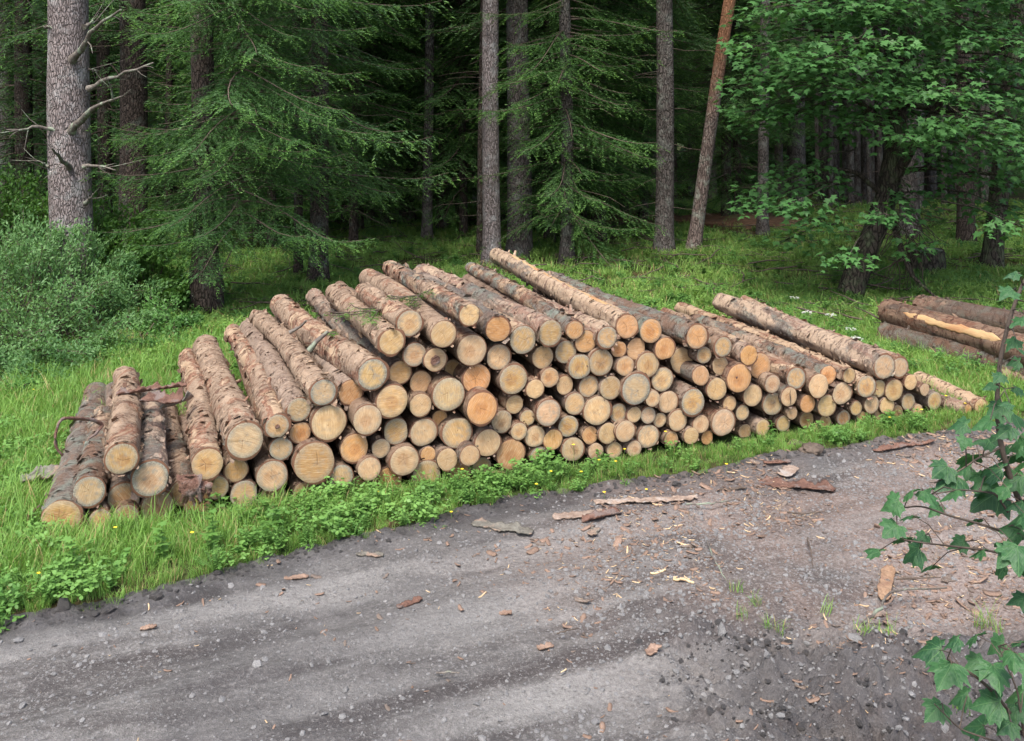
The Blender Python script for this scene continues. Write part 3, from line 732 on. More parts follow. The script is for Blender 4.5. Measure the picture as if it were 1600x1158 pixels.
landm = [(l[0], l[1], l[7][1]) for l in LOGS if l[7] and l[7][1]]
DIRS = ['right of', 'up and right from', 'above', 'up and left from', 'left of', 'down and left from', 'below', 'down and right from']
ORD = ['nearest', 'second', 'third', 'fourth', 'fifth', 'sixth', 'seventh', 'eighth', 'ninth']
def rel_label(i):
    cx, cy = LOGS[i][:2]; best = None
    for (lx, ly, ph) in landm:
        dx, dy = cx - lx, ly - cy; dist = math.hypot(dx, dy); o8 = int(round(math.atan2(dy, dx) / (math.pi/4))) % 8
        rank = sum(1 for k, l in enumerate(LOGS) if k != i and math.hypot(l[0]-lx, l[1]-ly) < dist and (l[0], l[1]) != (lx, ly) and int(round(math.atan2(ly - l[1], l[0] - lx) / (math.pi/4))) % 8 == o8)
        if best is None or (rank, dist) < best[:2]: best = (rank, dist, o8, ph)
    rank, dist, o8, ph = best
    h = LOGS[i][2]; sz = 'small' if h < 30 else 'medium' if h < 40 else 'thick'
    return f"{sz} {TWORD[LOGS[i][3]]} log, {ORD[rank]} {DIRS[o8]} the {ph}"
labels_used = {}
for i, (cx, cy, h, tone, bark, back, off, lab) in enumerate(LOGS):
    off2 = off + random.uniform(-.012, .012)
    P0 = on_front(cx, cy, off2); r0 = h * .5 * P0[1] / F
    if P0[2] < r0 + .0: P0[2] = max(P0[2], r0 * .72)
    hero = back is not None
    if back:
        Y1 = F * (CH - P0[2]) / (back[1] - HY); P1 = np.array([(back[0] - CX) / F * Y1, Y1, P0[2]])
        r1 = r0 * random.uniform(.80, .90)
    else:
        P1 = P0 + AXIS * random.uniform(1.75, 2.0) ; P1[0] += random.uniform(-.04, .04); r1 = r0 * random.uniform(.8, .92)
    label = lab[0] if lab else rel_label(i)
    if label in labels_used: print('DUPLABEL', label)
    labels_used[label] = 1
    if bark is None: bark = (random.uniform(.1, .5), random.uniform(.2, .6), random.uniform(.2, .65))  # hidden logs' brown bark darkened, putting the shade of the gaps into its colour
    if hero: print('L', (cx, cy), round(float(np.linalg.norm(P1 - P0)), 2), 'z', round(float(P0[2]), 2), 'r', round(r0, 3))
    vis = hero or h > 40 or off <= -.08
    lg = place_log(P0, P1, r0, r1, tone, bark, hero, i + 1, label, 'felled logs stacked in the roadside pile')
    if (cx, cy) == (980, 510): peeled_strip(lg, r0, r1, (Vector(P1 - P0)).length, .12, (Vector(P1 - P0)).length - .35, R(84), .22, i + 1, M['bare_wood'])
    if (cx, cy) == (680, 562): face_knot(lg, r0, .05, -.03, .42, True)
    if (cx, cy) == (433, 666): face_knot(lg, r0, 0, 0, .20, False)
    if (cx, cy) == (1155, 591): face_knot(lg, r0, .3, .12, .09, False)
    if (cx, cy) == (1233, 620): face_split(lg, r0)

# logs lying askew at the right tail of the pile
GL = None
place_log(at_z(1532, 634, .05), at_z(1434, 596, .05) + np.array([0, .0, .03]), .045, .05, P_, (.2, .75, 0), True, 901, 'thin peeled log lying askew at the far right tail of the pile', None)
place_log(at_z(1512, 640, .04), at_z(1452, 622, .04), .035, .04, O_, (.3, .6, .1), True, 902, 'short reddish log half in grass in front of the right tail of the pile', None)

# second heap at the right
def lying(p0, p1, z, r0, r1, bark, seed, label, tone=Y_, z1=None, strip=False):
    lg = place_log(at_z(*p0, z), at_z(*p1, z if z1 is None else z1), r0, r1, tone, bark, True, seed, label, 'long logs of the second heap', 'log')
    if strip: peeled_strip(lg, r0, r1, float(np.linalg.norm(at_z(*p1, z) - at_z(*p0, z))), .28, 1.25, R(150), .30, seed, M['bare_wood'])
    return lg
lying((1388, 487), (1700, 578), .225, .098, .108, (.42, .38, .75), 911, 'dark red-brown log with a long yellow peeled strip, upper log of the right heap', strip=True)
lying((1380, 521), (1690, 604), .075, .078, .085, (.95, .1, .55), 912, 'dark lilac-grey mossy log lying lowest in the grass at right')
lying((1438, 476), (1720, 537), .16, .085, .095, (.55, .3, .7), 913, 'rear log of the right heap, reddish and lichened, mostly behind another')
lying((1560, 584), (1760, 622), .04, .05, .06, (.2, .6, .4), 914, 'ragged brown short log in grass beneath the right heap')

# ------------------------------------------------------------------ foliage builders
def diamonds(P, D, W, L, droop=None):
    """quads at P along D (unit), width dir W (unit) with sizes L (n,2)=(length,width)"""
    a = P; b = P + D * (L[:, :1] * .45) + W * (L[:, 1:] * .5); c = P + D * L[:, :1]; d = P + D * (L[:, :1] * .45) - W * (L[:, 1:] * .5)
    if droop is not None: c = c.copy(); c[:, 2] -= droop
    V = np.stack([a, b, c, d], 1).reshape(-1, 3); n = len(P)
    return V, np.arange(4*n).reshape(n, 4)

def norm(v): return v / (np.linalg.norm(v, axis=-1, keepdims=True) + 1e-9)

def spruce_branch(rg, L, droop=.25, dens=1.0, size=1.0):
    """local: base at origin, growing along +X, z up. returns needle quads and axis pts"""
    n = max(6, int(L / .055 * dens)); t = np.linspace(.10, 1, n)
    ph = rg.uniform(0, 6); bend = rg.uniform(-.12, .12)
    def axis(t_): return np.stack([L * t_, bend * L * t_**2 + .02 * L * np.sin(t_ * 5 + ph), -droop * L * t_**1.6 + .16 * L * t_**4], -1)
    Ps, Ds, Ws, Ls, Ts = [], [], [], [], []
    for k, tk in enumerate(t):
        A = axis(np.array([tk]))[0]
        for sgn in (-1, 1):
            if rg.random() < .12: continue
            l = L * (.36 * (1 - tk)**.6 + .08) * rg.uniform(.4, 1.2)
            d = norm(np.array([.8, sgn * rg.uniform(.6, 1.0), -rg.uniform(.0, .5)]))
            m = max(3, int(l / .017 * dens)); q = np.linspace(.06, 1, m); hang = rg.uniform(.15, .55)
            pts = A + d * (l * q)[:, None]; pts[:, 2] -= hang * l * q**2
            for s2 in (-1, 1):
                side = norm(np.cross(d, [0, 0, 1.])) * s2
                dd = norm(d * rg.uniform(.7, 1.3, (m, 1)) + side * rg.uniform(.3, .9, (m, 1)) + np.array([0, 0, 1]) * rg.uniform(-.6, .35, (m, 1)))
                ww = norm(np.cross(dd, norm(np.array([0, 0, 1.]) + rg.normal(0, .7, (m, 3)))))
                Ps.append(pts); Ds.append(dd); Ws.append(ww); Ts.append(q + .5 * tk + rg.uniform(-.25, .25, m) > 1.12)
                Ls.append(np.stack([rg.uniform(.028, .065, m) * (1 - .3 * q), rg.uniform(.0048, .0088, m)], -1) * size)
    P, D, W, LL = map(np.concatenate, (Ps, Ds, Ws, Ls))
    return diamonds(P, D, W, LL), axis(np.linspace(0, 1, 7)), np.concatenate(Ts)

def spruce_crown(seed, z0, z1, nb, Lb, mat, az=None, dens=1.0, top=11.0, ntop=70, droop=.25, name='crown', size=1.0, tip=None):
    rg = np.random.default_rng(seed); b = MB()
    protos = [spruce_branch(rg, Lb * f, droop * rg.uniform(.5, 1.5), dens, size) for f in (1.1, 1.0, .85, .7, .55)]
    for k in range(nb):
        z = z0 + (z1 - z0) * (k + rg.random()) / nb; a = rg.uniform(0, 2*np.pi) if az is None else rg.uniform(*az)
        (V, Fq), ax, tp = protos[rg.integers(len(protos))]
        l = rg.uniform(.8, 1.15); c, s = math.cos(a), math.sin(a); tl = rg.uniform(-.22, .22); fl_ = rg.choice([-1, 1])
        def X(V):
            x, y, zz = V[:, 0] * l, V[:, 1] * l * fl_, V[:, 2] * l
            zz = zz + x * tl
            return np.stack([x*c - y*s, x*s + y*c, zz + z], -1)
        XV = X(V); b.add(XV, Fq[~tp], 0); b.I.append((Fq[tp] + b.n - len(XV)).ravel()); b.S.append(np.full(tp.sum(), 4)); b.M.append(np.full(tp.sum(), 2))
        b.tube(X(ax) - [0, 0, .008], np.linspace(.012, .002, 7) * l, 4, 1, False)
    for k in range(30):
        z = rg.uniform(.5, z1); a = rg.uniform(0, 2*np.pi); l = rg.uniform(.3, 1.1); c, s = math.cos(a), math.sin(a)
        pts = np.array([[c*l*q, s*l*q, z - .12*l*q*q + rg.normal(0, .015)] for q in np.linspace(0, 1, 5)])
        b.tube(pts, np.linspace(.006, .0015, 5), 3, 1, False)
    if ntop:
        z = rg.uniform(z1 - .3, top, ntop); a = rg.uniform(0, 2*np.pi, ntop); Rr = Lb * 1.25 * (1 - (z - z1) / (top - z1 + .5))**.6 * rg.uniform(.1, 1, ntop)
        D = norm(np.stack([np.cos(a), np.sin(a), -.3 + 0*a], -1)); P = np.stack([np.cos(a)*Rr*.6, np.sin(a)*Rr*.6, z], -1)
        W = norm(np.cross(D, norm(np.array([0, 0, 1.]) + rg.normal(0, .3, (ntop, 3)))))
        V, Fq = diamonds(P, D, W, np.stack([rg.uniform(.6, 1.1, ntop), rg.uniform(.3, .6, ntop)], -1)); b.add(V, Fq, 0)
    return b.mesh(name, [mat, M['twig'], tip or M['needle_tip']], False)

def trunk_mesh(seed, r0, H, mat, lean=(0, 0), flare=1.5, bulge=None, seg=24, curve=.02, taper=.5):
    zz = np.concatenate([np.linspace(-.15, 1.0, 12)[:-1], np.linspace(1.0, 3.4, 15)[:-1], np.linspace(3.4, H, 8)])
    th = np.linspace(0, 2*np.pi, seg, endpoint=False); T, Z = np.meshgrid(th, zz)
    rad = r0 * (1 - taper * Z / H) * (1 + (flare - 1) * np.exp(-np.clip(Z, 0, 9) / .16)) 
    rad = rad * (1 + .05 * (vnoise(np.cos(T)*1.5+3, np.sin(T)*1.5+3, Z*2, seed) - .5) * 2 + .25 * (vnoise(np.cos(T)*2+3, np.sin(T)*2+3, 0, seed+4) - .5) * np.exp(-np.clip(Z, 0, 9) / .2))
    if bulge: rad = rad * (1 + bulge[1] * np.exp(-((Z - bulge[0]) / bulge[2])**2))
    X = rad * np.cos(T) + lean[0]*Z + curve * np.sin(Z * .9 + seed); Y = rad * np.sin(T) + lean[1]*Z
    X = X - curve * math.sin(seed)
    n, m = X.shape; i, j = np.meshgrid(np.arange(n-1), np.arange(m), indexing='ij'); a = i*m + j; q = i*m + (j+1) % m
    b = MB(); b.add(np.stack([X, Y, Z], -1).reshape(-1, 3), np.stack([a, q, q+m, a+m], -1).reshape(-1, 4))
    return b.mesh('trunk', mat)

CROWNS = {
 'lush':   spruce_crown(1, .70, 4.0, 125, 1.35, M['needle'], droop=.30),
 'lush2':  spruce_crown(2, .45, 3.8, 115, 1.15, M['needle'], droop=.36),
 'mid':    spruce_crown(3, 1.1, 4.8, 95, 1.2, M['needle_dull'], dens=.85, droop=.32, size=1.15),
 'high':   spruce_crown(4, 2.6, 6.0, 26, 1.4, M['needle_dull'], dens=.75, droop=.25, size=1.3),
 'far':    spruce_crown(5, 1.7, 8.0, 60, 1.8, M['needle_dull'], dens=.5, droop=.3, size=2.0, top=16, ntop=120),
 'farlow': spruce_crown(6, .5, 6.0, 66, 1.6, M['needle_dull'], dens=.5, droop=.3, size=1.9, top=12, ntop=130),
}
def tree(px, py, wpx, label, crown, mat, name='spruce_tree', group=None, Y=None, lean=(0, 0), bulge=None, flare=1.4, rz=None, cs=1.0, seed=None, cat='tree', cz=0.0, cx=0.0):
    if Y is None: Y = at_z(px, py)[1]
    x = (px - CX) / F * Y; z = float(ground_z(x, Y)); r = wpx * .5 * Y / F
    t = thing(name, label, cat, (x, Y, z), group)
    seed = seed or int(px)
    obj('trunk', trunk_mesh(seed, r * 1.08, 13, mat, lean, flare, bulge, seg=26 if Y < 14 else 14), t)
    if crown:
        c = obj('crown', CROWNS[crown], t); c.rotation_euler.z = rz if rz is not None else random.uniform(0, 6.28); c.scale = (cs,) * 3; c.location = (cx, 0, cz)
    return t

pine = tree(116, 0, 62, 'thick grey-barked pine with bare broken branches behind the bush at left', None, M['pine'], 'pine_tree', Y=8.9, lean=(-.012, 0), flare=1.2)
# its dead branches (pixels), as parts
def px_tube(pts, Y0, dY, r0, r1, base, mat, name, parent, side=6, n=9):
    w = np.array([at_depth(x, y, Y0 + dY * k / (len(pts)-1)) for k, (x, y) in enumerate(pts)]) - np.array(base)
    q = np.linspace(0, len(w)-1, n); W = np.stack([np.interp(q, np.arange(len(w)), w[:, c]) for c in range(3)], -1)
    W[1:-1] += RNG.normal(0, .008, (n-2, 3))
    b = MB(); b.tube(W, np.concatenate([[r0 * 1.25], np.linspace(r0 * .8, r1 * .7, n - 1)]), side, 0, True, .35, int(pts[0][0]))
    for k in range(4):
        i = RNG.integers(3, n - 1); d = norm(W[i] - W[i-1]) + RNG.normal(0, .6, 3); l = RNG.uniform(.05, .22)
        b.tube(np.array([W[i], W[i] + d * l * .5, W[i] + d * l + RNG.normal(0, .02, 3)]), [r1 * .7, r1 * .5, r1 * .2], 4, 0, False)
    return obj(name, b.mesh(name, mat), parent)
pb = tuple(pine.location)
Yp = 8.9
for pts, dY, r0 in (([(112,94),(128,78),(142,52),(160,33),(189,15)], -.55, .034), ([(131,43),(143,36),(154,32)], .2, .022), ([(138,139),(160,128),(182,120),(210,108),(240,98)], -.2, .026),
                    ([(112,204),(126,192),(142,172),(160,162),(190,151)], -.5, .036), ([(92,206),(70,200),(52,198),(30,203),(10,203)], -.2, .022), ([(108,262),(98,252),(88,238),(80,232)], -.6, .026),
                    ([(78,259),(64,254),(52,249)], 0, .016), ([(130,261),(146,259),(164,261),(181,266)], -.2, .02), ([(132,318),(140,311),(145,303)], -.2, .02), ([(70,42),(76,43),(84,46)], 0, .016), ([(138,108),(146,110),(152,113)], 0, .012)):
    px_tube(pts, Yp - .14, dY, r0, r0 * .32, pb, M['deadwood'], 'dead_branch', pine)

tree(207, 0, 41, 'dark broad spruce trunk just right of the big grey pine', 'high', M['spruce'], Y=11.6, lean=(-.006, 0), flare=1.1)
tree(321, 492, 35, 'spruce with bulging trunk foot and lush low green boughs behind the left logs', 'lush', M['spruce'], bulge=(.28, .38, .22), lean=(-.012, 0), rz=.4, cz=.1, cx=.32, cs=.86)
tree(497, 448, 27, 'dark furrowed spruce trunk above the left middle of the pile', 'mid', M['spruce'], lean=(.01, 0))
tree(466, 436, 13, 'very slender dark spruce pole left of the furrowed trunk', 'high', M['spruce'], cs=.7)
tree(636, 348, 20, 'straight dark spruce trunk at the back of the left clearing', 'high', M['spruce'])
tree(667, 378, 15, 'thin grey spruce pole before the dark trunk of the left clearing', None, M['spruce_grey'], seed=5)
tree(690, 362, 18, 'slightly leaning brown spruce trunk left of the lit slender trunk', 'high', M['spruce'], lean=(.012, 0))
tree(769, 412, 26, 'slender lit lilac-grey spruce trunk rising directly behind the crest of the pile', None, M['pine'], lean=(.004, 0), flare=1.35)
tree(752, 398, 12, 'dark thin trunk hugging the left side of the lit slender trunk', 'high', M['spruce'])
tree(812, 402, 36, 'broad shaded spruce trunk right of the lit slender trunk', 'high', M['spruce_grey'], lean=(.002, 0), flare=1.2)
tree(886, 412, 19, 'lush drooping spruce with pale grey trunk behind the right crest', 'lush2', M['spruce_grey'], rz=2.2, lean=(-.012, 0))
tree(935, 372, 21, 'dark spruce stump-like trunk under lush boughs right of the drooping spruce', 'lush', M['spruce'], rz=1.1)
tree(1037, 397, 27, 'straight grey spruce trunk flared at the foot in the right clearing', 'high', M['spruce_grey'], flare=1.35, lean=(.004, 0))
tree(1083, 395, 20, 'leaning young pine with orange upper bark', None, M['pine_thin'], 'pine_tree', lean=(.155, 0), flare=1.3)
tree(1192, 367, 16, 'thin grey trunk seen left of the maple foliage', 'high', M['spruce_grey'])
tree(1421, 374, 28, 'pale grey straight trunk behind the maple', 'high', M['spruce_grey'])
tree(1510, 386, 25, 'grey-brown trunk with mossy foot right of the maple', 'high', M['spruce'])
tree(1548, 425, 28, 'dark leaning trunk at the right edge under maple leaves', None, M['maple_bark'], 'broadleaf_tree', lean=(.12, 0))
tree(975, 345, 12, 'thin brown trunk between the drooping spruce and the straight grey trunk', 'mid', M['spruce'], cz=.9)
tree(578, 352, 12, 'thin dark trunk half lost in the boughs at the middle left', 'farlow', M['spruce'])
tree(405, 372, 16, 'shaded spruce behind the lush low-boughed one, middle left', 'lush', M['spruce'], rz=3)
tree(560, 366, 14, 'bushy spruce filling the gap above the left middle logs', 'lush2', M['spruce'], rz=5, cz=.5)
tree(40, 366, 26, 'dark bushy spruce at the left picture edge', 'farlow', M['spruce'])
tree(1135, 352, 15, 'bushy spruce left of the maple crown', 'mid', M['spruce'], cz=.4, rz=4)
tree(165, 372, 20, 'bushy shaded spruce between the pine and the dark broad trunk', 'farlow', M['spruce'], rz=2)
tree(845, 352, 14, 'shaded spruce behind the lush drooping one', 'lush', M['spruce'], rz=2.9, cz=.5)

for q in ((440,352,13,'mid','dim spruce between the low-boughed spruce and the furrowed trunk'),(540,350,12,'lush','green spruce filling the shade left of the straight dark trunk'),(602,356,13,'mid','shaded spruce just left of the straight dark trunk'),
          (718,350,12,'lush2','small green spruce beyond the leaning brown trunk'),(858,380,14,'lush2','green spruce between the broad shaded trunk and the drooping one'),(910,362,13,'lush','spruce close behind the drooping one, boughs to the ground'),
          (1005,352,13,'mid','dim spruce left of the grey flared trunk'),(1150,350,13,'lush2','small spruce right of the leaning pine'),(262,372,10,'high','spruce in shade between the dark broad trunk and the bulging one'),(100,360,13,'farlow','spruce hidden behind the big grey pine'),(425,388,13,'lush2','dark green spruce just left of the slender dark pole'),(552,384,12,'lush2','green spruce right of the furrowed trunk'),(725,372,12,'lush','low-boughed spruce left of the lit slender trunk'),(355,356,12,'lush2','green spruce behind the low boughs at the middle left')):
    tree(q[0], q[1], q[2], q[4], q[3], M['spruce'])
# interior of the forest: individual trees, trunk meshes shared
rg = np.random.default_rng(77)
TR = [trunk_mesh(100 + k, .11, 14, M['spruce'] if k % 3 else M['spruce_grey'], flare=1.25, seg=10) for k in range(4)]
placed = [(o.location.x, o.location.y) for o in SC.objects if o.parent is None and 'tree' in o.name]
cnt = 0; SEEN = {}
NAMED = [(110, 'big grey pine'), (207, 'dark broad trunk'), (321, 'low-boughed spruce'), (497, 'dark furrowed trunk'), (636, 'straight dark trunk'), (769, 'lit slender trunk'), (886, 'lush drooping spruce'), (1037, 'grey flared trunk'), (1100, 'leaning pine'), (1192, 'thin grey trunk'), (1421, 'pale grey trunk'), (1510, 'mossy-footed trunk')]
for k in range(4000):
    Y = rg.uniform(17.2, 52) if cnt < 150 else rg.uniform(30, 58); x = rg.uniform(-.56, .56) * Y
    if min(math.hypot(x - a, Y - b_) for a, b_ in placed) < (1.25 if Y < 28 else 1.6): continue
    # leave the dense bare-pole stand behind the maple open
    placed.append((x, Y)); cnt += 1
    u = x / Y * F + CX
    bare = 1240 < u < 1470 and Y < 34 or 690 < u < 790 and Y < 24
    lb = 'spruce standing in the dark depth of the forest'
    if Y < 24 and not bare:
        dx, nm = min(((u - pu, nm) for pu, nm in NAMED), key=lambda q: abs(q[0])); kk = (nm, dx > 0); SEEN[kk] = SEEN.get(kk, 0) + 1
        lb = f"{['', 'another ', 'third ', 'fourth ', 'fifth '][min(4, SEEN[kk] - 1)]}shaded spruce deeper in the wood, {'right' if dx > 0 else 'left'} of the {nm}"
    t = thing('spruce_tree', lb, 'tree', (x, Y, float(ground_z(x, Y))), 'spruces in the depth of the forest')
    o = obj('trunk', TR[rg.integers(4)], t); s = rg.uniform(.6, 1.35); o.scale = (s, s, 1.2)
    o.rotation_euler = (rg.normal(0, .012), rg.normal(0, .012), rg.uniform(0, 6))
    c = obj('crown', CROWNS['high' if bare else ('far' if rg.random() < .7 else 'farlow')], t); c.rotation_euler.z = rg.uniform(0, 6.28); s = rg.uniform(.85, 1.25); c.scale = (s, s, s * 1.1)
    if bare: c.location.z = 2.2
    if cnt > 235: break
# bare poles seen through the gap behind the maple
pole = [trunk_mesh(200 + k, .06, 12, M['spruce_grey'], flare=1.2, seg=8) for k in range(3)]
for k in range(46):
    u = rg.uniform(1270, 1415) if k < 30 else rg.uniform(1440, 1560); Y = rg.uniform(18, 27); x = (u - CX) / F * Y
    t = thing('young_spruce_tree', 'bare young spruce pole in the dense stand behind the maple', 'tree', (x, Y, float(ground_z(x, Y))), 'bare poles behind the maple')
    o = obj('trunk', pole[k % 3], t); s = rg.uniform(.7, 1.3); o.scale = (s, s, 1.2); o.rotation_euler = (0, rg.normal(0, .012), rg.uniform(0, 6))
    c = obj('crown', CROWNS['high'], t); c.location.z = 3.2; c.scale = (.6, .6, 1)
# trees beside the clearing and left of the picture that shade the wood
for x, Y in ((-6.8, 8.2), (-7.4, 11.5), (-9, 15), (8.4, 12.5), (9.8, 16)):
    t = thing('spruce_tree', 'spruce just outside the picture at the edge of the wood', 'tree', (x, Y, 0), 'spruces beside the view')
    obj('trunk', TR[0], t); obj('crown', CROWNS['lush'], t)
# far wood as one mass
def far_wood():
    n = 26000; b = MB(); g = np.random.default_rng(5)
    Y = g.uniform(50, 66, n); x = g.uniform(-.75, .75, n) * Y; z = g.uniform(-3.2, 17, n)
    P = np.stack([x, Y, z], -1); D = norm(g.normal(0, 1, (n, 3)) + np.array([0, 0, -.8])); W = norm(np.cross(D, g.normal(0, 1, (n, 3))))
    V, Fq = diamonds(P, D, W, np.stack([g.uniform(.7, 1.7, n), g.uniform(.3, .8, n)], -1)); b.add(V, Fq)
    return b.mesh('distant_wood', M['needle_dull'])
obj('distant_wood', far_wood(), kind='stuff')

# ------------------------------------------------------------------ maple tree
LEAF_OUT = np.array([(0,0),(.16,-.10),(.46,-.16),(.34,.06),(.62,.26),(.38,.30),(.42,.52),(.20,.46),(.13,.66),(0,1.0),(-.13,.66),(-.20,.46),(-.42,.52),(-.38,.30),(-.62,.26),(-.34,.06),(-.46,-.16),(-.16,-.10)], float)
LEAF_NEAR = np.array([(0,0),(.20,-.12),(.46,-.14),(.44,.04),(.70,.22),(.50,.32),(.54,.54),(.30,.52),(.22,.70),(0,1.0),(-.22,.70),(-.30,.52),(-.54,.54),(-.50,.32),(-.70,.22),(-.44,.04),(-.46,-.14),(-.20,-.12)], float)
LEAF_LOW = np.array([(0,-.05),(.42,-.12),(.30,.14),(.58,.32),(.2,.45),(0,1.0),(-.2,.45),(-.58,.32),(-.30,.14),(-.42,-.12)], float)
def add_leaves(b, P, D, N, S, out=LEAF_LOW, mi=0):
    D = norm(D); N = norm(N - D * np.sum(N*D, -1, keepdims=True)); W = np.cross(D, N)
    o = out; zc = -.22 * np.abs(o[:, 0])**1.3 * 1.0 - .10 * o[:, 1]**2
    V = P[:, None] + S[:, None, None] * (o[None, :, :1] * W[:, None] + o[None, :, 1:2] * D[:, None] + zc[None, :, None] * N[:, None])
    n, m = len(P), len(o)
    b.add(V.reshape(-1, 3), np.arange(n*m).reshape(n, m), mi)

def maple():
    g = np.random.default_rng(9)
    base = at_z(1330, 467); t = thing('maple_tree', 'maple with crooked dark trunk and layered leafy boughs at the right', 'tree', base)
    tp = np.array([at_depth(x, y, base[1] + dy) - base for x, y, dy in ((1326,478,0),(1334,440,0),(1350,400,0),(1370,350,.05),(1388,300,.1),(1396,250,.15),(1402,190,.2),(1412,120,.25),(1420,40,.3),(1430,-60,.35),(1440,-260,.4),(1430,-600,.5))])
    q = np.linspace(0, len(tp)-1, 40); TP = np.stack([np.interp(q, np.arange(len(tp)), tp[:, c]) for c in range(3)], -1)
    b = MB(); rr = np.interp(q, range(12), [.155, .12, .11, .11, .105, .10, .09, .085, .08, .075, .06, .03]); b.tube(TP, rr, 18, 0, True, .12, 3)
    obj('trunk', b.mesh('trunk', M['maple_bark']), t)
    # two forks
    fork = MB()
    for pts, r in (([(1392,290),(1420,240),(1450,190),(1490,130),(1540,90),(1600,60)], .06), ([(1392,330),(1402,370),(1412,400),(1425,430),(1440,445),(1468,470)], .035), ([(1400,225),(1370,180),(1330,150),(1280,130),(1230,120)], .04),
                   ([(1386,310),(1340,270),(1300,262),(1260,270),(1220,285)], .03), ([(1405,160),(1460,170),(1520,185),(1590,190)], .035), ([(1395,270),(1450,262),(1510,268),(1590,275)], .03), ([(1412,100),(1360,70),(1300,50),(1240,45)], .035)):
        w = np.array([at_depth(x, y, base[1] + .1 - .12*k) - base for k, (x, y) in enumerate(pts)])
        fork.tube(w, np.linspace(r, r*.25, len(w)), 8, 0, False, .2, len(pts))
    obj('limb', fork.mesh('limb', M['maple_bark']), t)
    sprays = [(1190,60,90),(1250,40,120),(1330,30,120),(1410,20,120),(1500,40,120),(1580,40,100),(1230,92,120),(1300,80,130),(1400,80,140),(1500,100,140),(1580,110,120),(1190,130,110),(1270,130,140),(1350,130,120),(1450,140,120),(1540,150,120),
      (1205,165,90),(1275,170,90),(1185,195,60),(1430,175,100),(1520,200,120),(1590,190,90),(1480,220,120),(1560,240,120),(1215,285,100),(1255,262,90),(1195,312,80),(1245,315,100),(1275,345,80),(1235,372,60),(1540,272,100),(1590,285,80),
      (1470,250,80),(1500,300,60),(1560,320,80),(1325,402,60),(1385,335,60),(1430,330,60),(1585,350,80),(1435,385,50),(1360,175,80),(1340,60,140),(1450,55,140),(1220,15,120),(1300,5,140),(1380,-10,140),(1480,0,140),(1570,0,120), (1300,215,60), (1340,100,120), (1420,210,80),(1395,130,90),
      (1640,150,120),(1640,60,120),(1650,250,120),(1550,60,120),(1600,230,90),(1420,300,50),(1290,290,70)]
    up = [(g.uniform(1150, 1650), g.uniform(-900, -40), 190) for _ in range(90)]
    lv, tw = MB(), MB()
    sprays = sprays + [(a + g.uniform(-35, 35), b_ + g.uniform(-22, 14), c * .85) for a, b_, c in sprays if b_ < 230]
    for si, (sx, sy, sw) in enumerate(sprays + up):
        hero = si < len(sprays)
        Y = base[1] + g.uniform(-1.3, .9); C = at_depth(sx, sy, Y) - base; wr = sw * .62 * Y / F
        n = int((115 if hero else 16) * (sw / 100)**1.2)
        tdir = norm(np.array([C[0] - TP[18, 0], C[1], 0]) + 1e-3)
        # spray axis: from trunk towards C
        zt = min(C[2] + .25, TP[-1, 2]); it = np.argmin(np.abs(TP[:, 2] - zt)); A0 = TP[it]
        st = A0 + (C - A0) * .45
        tw.tube(np.array([st, (st + C)/2 + [0, 0, .04], C, C + tdir * wr * .8 - [0, 0, .05]]), [.010, .007, .005, .002], 4, 0, False)
        ang = g.uniform(0, 2*np.pi, n); rad = wr * np.sqrt(g.uniform(0, 1, n))
        P = C + np.stack([np.cos(ang)*rad*1.15, np.sin(ang)*rad, -.18*rad**2/wr + g.normal(0, .05, n)], -1)
        D = norm(np.stack([np.cos(ang), np.sin(ang), -.35 + 0*ang], -1) + tdir * .6 + g.normal(0, .35, (n, 3)))
        N = norm(np.array([0, -.15, 1.]) + g.normal(0, .28, (n, 3)))
        S = g.uniform(.045, .085, n) * (1 if hero else 2.2)
        add_leaves(lv, P, D, N, S)
        for k in range(min(10, n)):
            tw.tube(np.array([C, (C + P[k])/2 + [0, 0, .01], P[k]]), [.004, .003, .0015], 3, 0, False)
    obj('crown', lv.mesh('crown', M['maple'], False), t); obj('twig', tw.mesh('twig', M['maple_bark']), t)
    # dead drooping twigs near the trunk foot
    dt = MB()
    for k in range(34):
        x0, y0 = g.uniform(1395, 1440), g.uniform(330, 410); x1, y1 = x0 + g.uniform(-60, 70), y0 + g.uniform(20, 90)
        w = np.array([at_depth(x0 + (x1-x0)*q + g.normal(0, 3), y0 + (y1-y0)*q**1.3, base[1] - .2 + .2*q) - base for q in np.linspace(0, 1, 6)]); w[:, 2] = np.maximum(w[:, 2], .02)
        dt.tube(w, np.linspace(.007, .002, 6), 4, 0, False)
    obj('dead_twig', dt.mesh('dead_twig', M['twig']), t, kind='stuff')
maple()

